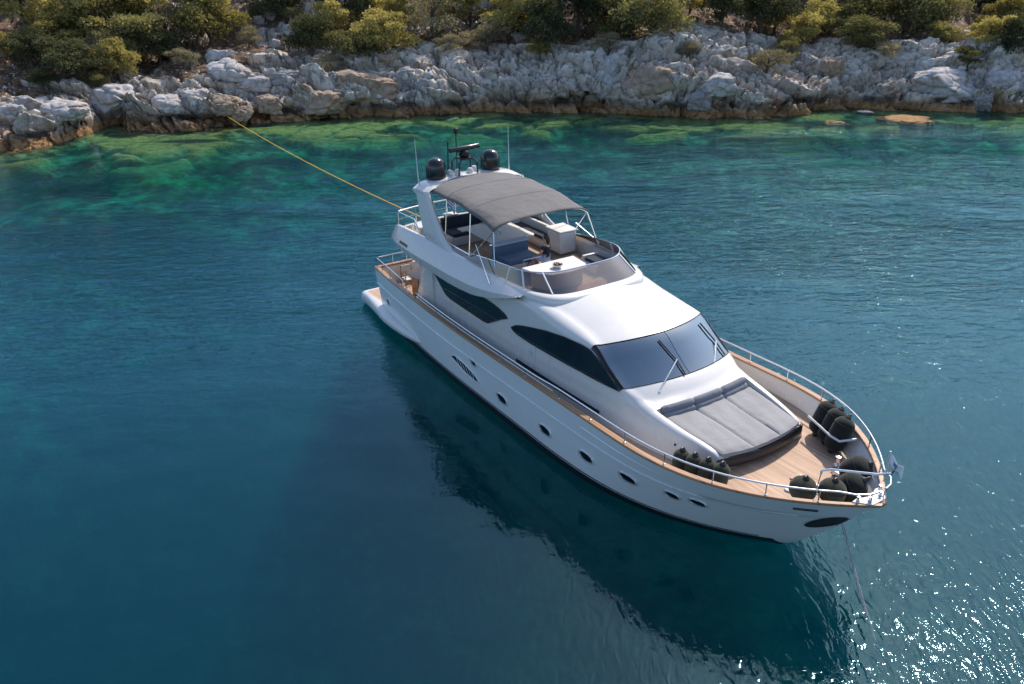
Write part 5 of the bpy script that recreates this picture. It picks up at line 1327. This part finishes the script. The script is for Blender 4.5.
# ================================================================== LOOSE THINGS ON AND AROUND THE YACHT
BROT = Matrix.Rotation(BTH, 4, 'Z')
def bw(x, y, z):
    """a point of the boat's own frame as a point of the world"""
    v = BROT @ Vector((x, y, z)); return Vector((v.x + BX, v.y + BY, v.z))
FENDER_MESH = {}
def fender(x, y, z, r, L, axis, mat, label, group, strap=True):
    """covered fender: body, drawstring end and hanging line; axis given in boat frame"""
    root = empty('fender', bw(x, y, z), BTH, label=label, cat='fender', group=group)
    ax = Vector(axis).normalized()
    prof = []
    for k in range(9):
        a = math.pi / 2 * k / 8; prof.append((r * math.sin(a) * .98 + .001, -L / 2 + r * .8 * (1 - math.cos(a))))
    prof += [(r * 1.0, -L * .15), (r * 1.015, 0), (r, L * .15)]
    for k in range(9):
        a = math.pi / 2 * k / 8; prof.append((r * math.cos(a) * .98 + .001, L / 2 - r * .8 * (1 - math.sin(a))))
    m = MB().lathe(prof, (0, 0, 0), 22, ax); m.build('cover', M[mat], root, ang=70)
    for e in (-1, 1):
        c = ax * (e * (L / 2 - .01))
        m = MB().lathe([(.075, -.02), (.085, .03), (.05, .07), (.03, .10), (0, .11)], tuple(c), 12, tuple(ax * e)); m.build('end_eye', M['blackmatte'], root)
    tp = ax * (L / 2 + .06)
    MB().tube([tp, tp + Vector((.01, .03 if y > 0 else -.03, .05)), tp + Vector((.03, .10 if y > 0 else -.09, .04))], .010, 5).build('lanyard', M['ropewhite'], root)
    sd_ = ax.cross(Vector((1, 0, 0)) if abs(ax.x) < .9 else Vector((0, 1, 0))).normalized(); s2 = ax.cross(sd_)
    MB().tube([sd_ * (r * 1.0 * math.cos(b)) + s2 * (r * 1.0 * math.sin(b)) + ax * (L * .5 - r * .72) for b in np.linspace(0, 2 * math.pi, 24, endpoint=False)], .008, 5, closed=True).build('drawstring', M['blackmatte'], root)
    return root
# starboard: four upright fenders between the trunk and the rail
side = ['aftmost of the four olive fenders along the starboard foredeck rail', 'second from aft of the four olive fenders along the starboard foredeck rail', 'third from aft of the four olive fenders along the starboard foredeck rail', 'foremost of the four olive fenders along the starboard foredeck rail']
for i, (x, y) in enumerate(((19.32, -2.50), (19.68, -2.40), (20.03, -2.28), (20.38, -2.14))):
    fender(x, y, deck_z(x) + .43, .215, .82, (.05, .10, 1), 'fender', side[i], 'fenders by the starboard rail')
# port: three big ones leaning on the bulwark behind a holding bar
prt = ['aftmost of the three large black fenders strapped to the port bow rail', 'middle one of the three large black fenders strapped to the port bow rail', 'foremost of the three large black fenders strapped to the port bow rail']
for i, (x, y) in enumerate(((20.0, 2.28), (20.42, 2.14), (20.82, 1.92))):
    fender(x, y, deck_z(x) + .54, .285, 1.02, (.10, .42, 1), 'fenderblack', prt[i], 'fenders on the port bow rail')
bwl = ['round olive fender on the foredeck behind the starboard bow rail, nearest the hatch', 'round olive fender against the starboard bow rail, next to the white bow plate', 'dark fender in the point of the bow under the flag spar', 'dark fender by the windlass at the port side of the bow']
for i, (x, y, ax, mt) in enumerate(((21.95, -.86, (.10, .05, 1), 'fender'), (22.42, -.34, (.1, .05, 1), 'fender'), (22.45, .28, (.5, .3, .62), 'fenderblack'), (22.05, 1.02, (.55, .35, .6), 'fenderblack'))):
    if i < 2: y = -(hull_y(x + .26, deck_z(x) + .26) - .33 - .04)
    fender(x, y, deck_z(x) + (.50 if i < 2 else .36), .33 if i < 2 else .36, .64 if i < 2 else .82, ax, mt, bwl[i], 'fenders at the bow')
# holding bar of the port fenders
m = MB(); m.tube([bw(19.72, 1.98, 2.72), bw(20.75, 1.62, 2.72), bw(21.05, 1.62, 2.70), bw(21.25, 2.05, 2.72)], .035, 8)
setp(m.build('fender_bar', M['gelcoat'], None, ang=60), 'white bar holding the three black fenders against the port bulwark', 'holding bar')

# flags
def flag(name, pole_top, u, w, h, cols, label, cat='flag', drop=.0, seed=0):
    root = empty(name, pole_top, 0, label=label, cat=cat)
    n = 18; P = []; th = []
    for i in range(n + 1):
        t = i / n; row = []
        for j in range(10):
            s_ = j / 9
            p = Vector(u) * (w * t) + Vector((0, 0, -h * s_ - drop * t)) + Vector((-u[1], u[0], 0)) * (.09 * math.sin(t * 7 + s_ * 2 + seed) * t)
            row.append(p)
        P.append(row)
    m = MB().grid(P); o = m.build('cloth', cols, root, ang=80, solid=.006)
    at = o.data.attributes.new('uvf', 'FLOAT_VECTOR', 'POINT')
    at.data.foreach_set('vector', [c for i in range(n + 1) for j in range(10) for c in (i / n, j / 9, 0)])
    return root
def greek():
    t = NT('striped_flag_cloth'); a = t.n('ShaderNodeAttribute', attribute_name='uvf'); sp = t.n('ShaderNodeSeparateXYZ'); t.l(a.outputs[1], sp.inputs[0])
    u, v = sp.outputs[0], sp.outputs[1]
    st = t.math('LESS_THAN', t.math('MODULO', t.math('MULTIPLY', v, 9.0), 2.0), 1.0)
    can = t.math('MULTIPLY', t.math('LESS_THAN', u, .40), t.math('LESS_THAN', v, .556))
    cr = t.math('MAXIMUM', t.math('LESS_THAN', t.math('ABSOLUTE', t.math('SUBTRACT', u, .2)), .04), t.math('LESS_THAN', t.math('ABSOLUTE', t.math('SUBTRACT', v, .278)), .056))
    w, b = (.78, .78, .78), (.02, .09, .42)
    base = t.mix(st, w, b); cn = t.mix(cr, b, w)
    t.pbr(t.mix(can, base, cn), .85, 0, None, spec=.2); return t.m
M['greek'] = greek()
M['whiteflag'] = simple('white_flag_cloth', (.75, .76, .8), .85, var=.05)
def bowflag():
    t = NT('white_blue_pennant'); a = t.n('ShaderNodeAttribute', attribute_name='uvf'); sp = t.n('ShaderNodeSeparateXYZ'); t.l(a.outputs[1], sp.inputs[0])
    k = t.math('MULTIPLY', t.math('LESS_THAN', t.math('ABSOLUTE', t.math('SUBTRACT', sp.outputs[0], .45)), .13), t.math('LESS_THAN', t.math('ABSOLUTE', t.math('SUBTRACT', sp.outputs[1], .45)), .17))
    t.pbr(t.mix(k, (.78, .79, .82), (.10, .16, .42)), .85, 0, None, spec=.2); return t.m
M['bowflag'] = bowflag()
flag('bow_flag', bw(23.43, .04, 4.18), (.82, -.57, 0), .33, .25, M['bowflag'], 'small white flag with a blue mark on the bow spar', drop=.34, seed=1)
pt = bw(3.85, -.75, 6.15)
fr_ = flag('ensign', pt, (.72, -.69, 0), .52, .55, M['greek'], 'blue and white striped flag hanging at the wooden locker behind the radar arch', drop=.35, seed=3)
m = MB().tube([(0, 0, .05), (0, 0, -.9)], .018, 6); m.build('staff', M['steel'], fr_)

# tableware
for k, (x, y) in enumerate(((7.05, -.55), (7.2, -.40), (7.28, -.62), (6.9, -.35))):
    m = MB().lathe([(.035, 0), (.03, .01), (.008, .02), (.008, .10), (.04, .14), (.045, .22), (.043, .22), (.036, .14)], tuple(bw(x, y, 5.042)), 12)
    setp(m.build('drinking_glass', M['clearglass'], None, fix=False), 'clear stemmed glass on the white flybridge table', 'glass', 'glasses on the flybridge table')
root = empty('fruit_bowl', bw(11.05, -.55, 5.052), BTH, label='white bowl with dark fruit on the helm console top', cat='bowl')
MB().lathe([(.06, 0), (.10, .01), (.17, .08), (.20, .13), (.185, .13), (.15, .07), (.08, .03)], (0, 0, 0), 20).build('bowl', M['ceramic'], root, fix=False)
m = MB()
for k in range(7):
    a = k * .9; m.lathe([(.001, -.06), (.042, -.042), (.06, 0), (.042, .042), (.001, .06)], (.08 * math.cos(a) * (k > 0), .08 * math.sin(a) * (k > 0), .12 + .03 * (k == 0)), 10)
m.build('fruit', M['fruit'], root)

# person sitting sideways behind the helm console
def skin_body(name, joints, edges, mat, parent, sub=2):
    me = bpy.data.meshes.new(name); me.from_pydata([j[:3] for j in joints], edges, [])
    o = bpy.data.objects.new(name, me); COL.objects.link(o); o.parent = parent
    md = o.modifiers.new('skin', 'SKIN'); md.use_smooth_shade = True
    me.materials.append(mat)
    for i, j in enumerate(joints):
        sv = me.skin_vertices[0].data[i]; rr_ = j[3]
        sv.radius = rr_ if isinstance(rr_, tuple) else (rr_, rr_); sv.use_root = (i == 0)
    sd = o.modifiers.new('sub', 'SUBSURF'); sd.levels = sub; sd.render_levels = sub
    return o
pr = empty('person', bw(9.62, -.02, 4.36), BTH + R(205), label='seated person with dark hair, navy shirt and pale shorts behind the helm console', cat='person')
J = [(0, 0, .50, (.15, .11)), (0, 0, .66, (.14, .10)), (0, 0, .86, (.165, .10)), (0, 0, 1.00, (.13, .085)), (.01, 0, 1.08, .055), (.03, 0, 1.15, .075), (.035, 0, 1.25, .098), (.03, 0, 1.34, .07),
     (0, .17, .98, .062), (.04, .25, .76, .048), (.22, .20, .60, .038), (.30, .17, .57, .03),
     (0, -.17, .98, .062), (.04, -.25, .76, .048), (.22, -.20, .60, .038), (.30, -.17, .57, .03),
     (.04, .10, .50, .09), (.44, .13, .50, .068), (.46, .13, .10, .048), (.48, .13, .04, .042), (.60, .14, .03, .035),
     (.04, -.10, .50, .09), (.44, -.13, .50, .068), (.46, -.13, .10, .048), (.48, -.13, .04, .042), (.60, -.14, .03, .035)]
E_ = [(0, 1), (1, 2), (2, 3), (3, 4), (4, 5), (5, 6), (6, 7), (3, 8), (8, 9), (9, 10), (10, 11), (3, 12), (12, 13), (13, 14), (14, 15), (0, 16), (16, 17), (17, 18), (18, 19), (19, 20), (0, 21), (21, 22), (22, 23), (23, 24), (24, 25)]
skin_body('body', J, E_, M['skin'], pr)
sh = [(0, 0, .52, (.165, .125)), (0, 0, .68, (.155, .115)), (0, 0, .86, (.18, .115)), (0, 0, 1.00, (.145, .10)), (0, .17, .985, .078), (.02, .22, .84, .066), (0, -.17, .985, .078), (.02, -.22, .84, .066)]
skin_body('shirt', sh, [(0, 1), (1, 2), (2, 3), (3, 4), (4, 5), (3, 6), (6, 7)], M['navy'], pr)
so = [(0, 0, .50, (.165, .125)), (.06, .10, .50, .105), (.32, .125, .50, .09), (.06, -.10, .50, .105), (.32, -.125, .50, .09)]
skin_body('shorts', so, [(0, 1), (1, 2), (0, 3), (3, 4)], M['paleshorts'], pr)
m = MB()
P = []
for a in np.linspace(.0, math.pi * .62, 9):
    P.append([(.012 + .112 * math.sin(a) * math.cos(b) - .012 - (.03 if math.cos(b) > .3 else 0) * math.sin(a), .103 * math.sin(a) * math.sin(b), 1.27 + .125 * math.cos(a)) for b in np.linspace(0, 2 * math.pi, 18, endpoint=False)])
m.grid(P, closed_v=True); m.tube([(-.06, 0, 1.25), (-.09, 0, 1.12), (-.085, 0, 1.0)], [.08, .07, .03], 10); m.build('hair', M['hair'], pr, ang=80)
for s in (-1, 1):
    m = MB().lathe([(.001, -.012), (.012, 0), (.001, .012)], (.118, s * .034, 1.265), 8); m.build('eye', M['hair'], pr)
m = MB().tube([(.115, 0, 1.275), (.145, 0, 1.235), (.118, 0, 1.225)], [.008, .016, .010], 6); m.build('nose', M['skin'], pr)
for s in (-1, 1):
    for k in range(5):
        a = (k - 2) * .012; L_ = (.05, .07, .075, .07, .055)[k]
        m = MB().tube([(.30, s * .17 + a, .575), (.30 + L_ * .6, s * .165 + a * 1.2, .575), (.30 + L_, s * .16 + a * 1.2, .555)], [.010, .009, .006], 6); m.build('finger', M['skin'], pr)
st_ = empty('stool', bw(9.62, -.02, 4.36), BTH, label='low white stool under the seated person', cat='stool')
MB().lathe([(.17, .36), (.19, .38), (.19, .42), (.17, .435)], (0, 0, 0), 18).build('seat', M['whitecush'], st_)
MB().lathe([(.15, 0), (.15, .02), (.04, .04), (.04, .36)], (0, 0, 0), 14).build('pedestal', M['steel'], st_)

# folding chair on the aft deck
ch = empty('deck_chair', bw(2.0, -1.75, 1.62), BTH, label='wooden deck chair with cream canvas by the table on the aft deck', cat='chair')
MB().box(-.22, .22, -.22, .22, .43, .47).build('seat', M['whitecush'], ch, bevel=.015)
MB().box(-.25, -.21, -.24, .24, .72, .98).build('backrest', M['whitecush'], ch, bevel=.012)
for sx in (-1, 1):
    for sy in (-1, 1):
        MB().tube([(sx * .22, sy * .24, 0), (sx * .22 if sx > 0 else -.23, sy * .24, .66 if sx > 0 else 1.0)], .02, 6).build('leg', M['wood'], ch)
for sy in (-1, 1): MB().box(-.24, .26, sy * .24 - .03, sy * .24 + .03, .66, .69).build('armrest', M['wood'], ch)

# mooring line to the rocks, anchor chain
p0 = bw(1.25, 2.55, 2.45); p1 = Vector((-25.2, 77.5, .9)); pts = []
for i in range(60):
    t = i / 59; q = p0.lerp(p1, t); q.z -= .9 * 4 * t * (1 - t) * .5; pts.append(q)
m = MB().tube(pts, .028, 6); setp(m.build('mooring_rope', M['rope'], None, ang=80), 'yellow mooring rope from the yacht stern to the rocks', 'rope')
m = MB(); a0 = bw(22.62, -.05, 1.72); a1 = bw(24.55, -.70, -.5); N = 46
for k in range(N):
    c = a0.lerp(a1, k / (N - 1)); c.z -= .10 * 4 * (k / N) * (1 - k / N)
    dr = (a1 - a0).normalized(); up = Vector((0, 0, 1)) if k % 2 else Vector((dr.y, -dr.x, 0)).normalized()
    w = dr.cross(up).normalized() if k % 2 else up
    m.tube([c + dr * (.042 * math.cos(b)) + w * (.026 * math.sin(b)) for b in np.linspace(0, 2 * math.pi, 10, endpoint=False)], .014, 5, closed=True)
setp(m.build('anchor_chain', M['chain'], None, ang=80), 'grey anchor chain running from the bow pocket down into the water', 'anchor chain')
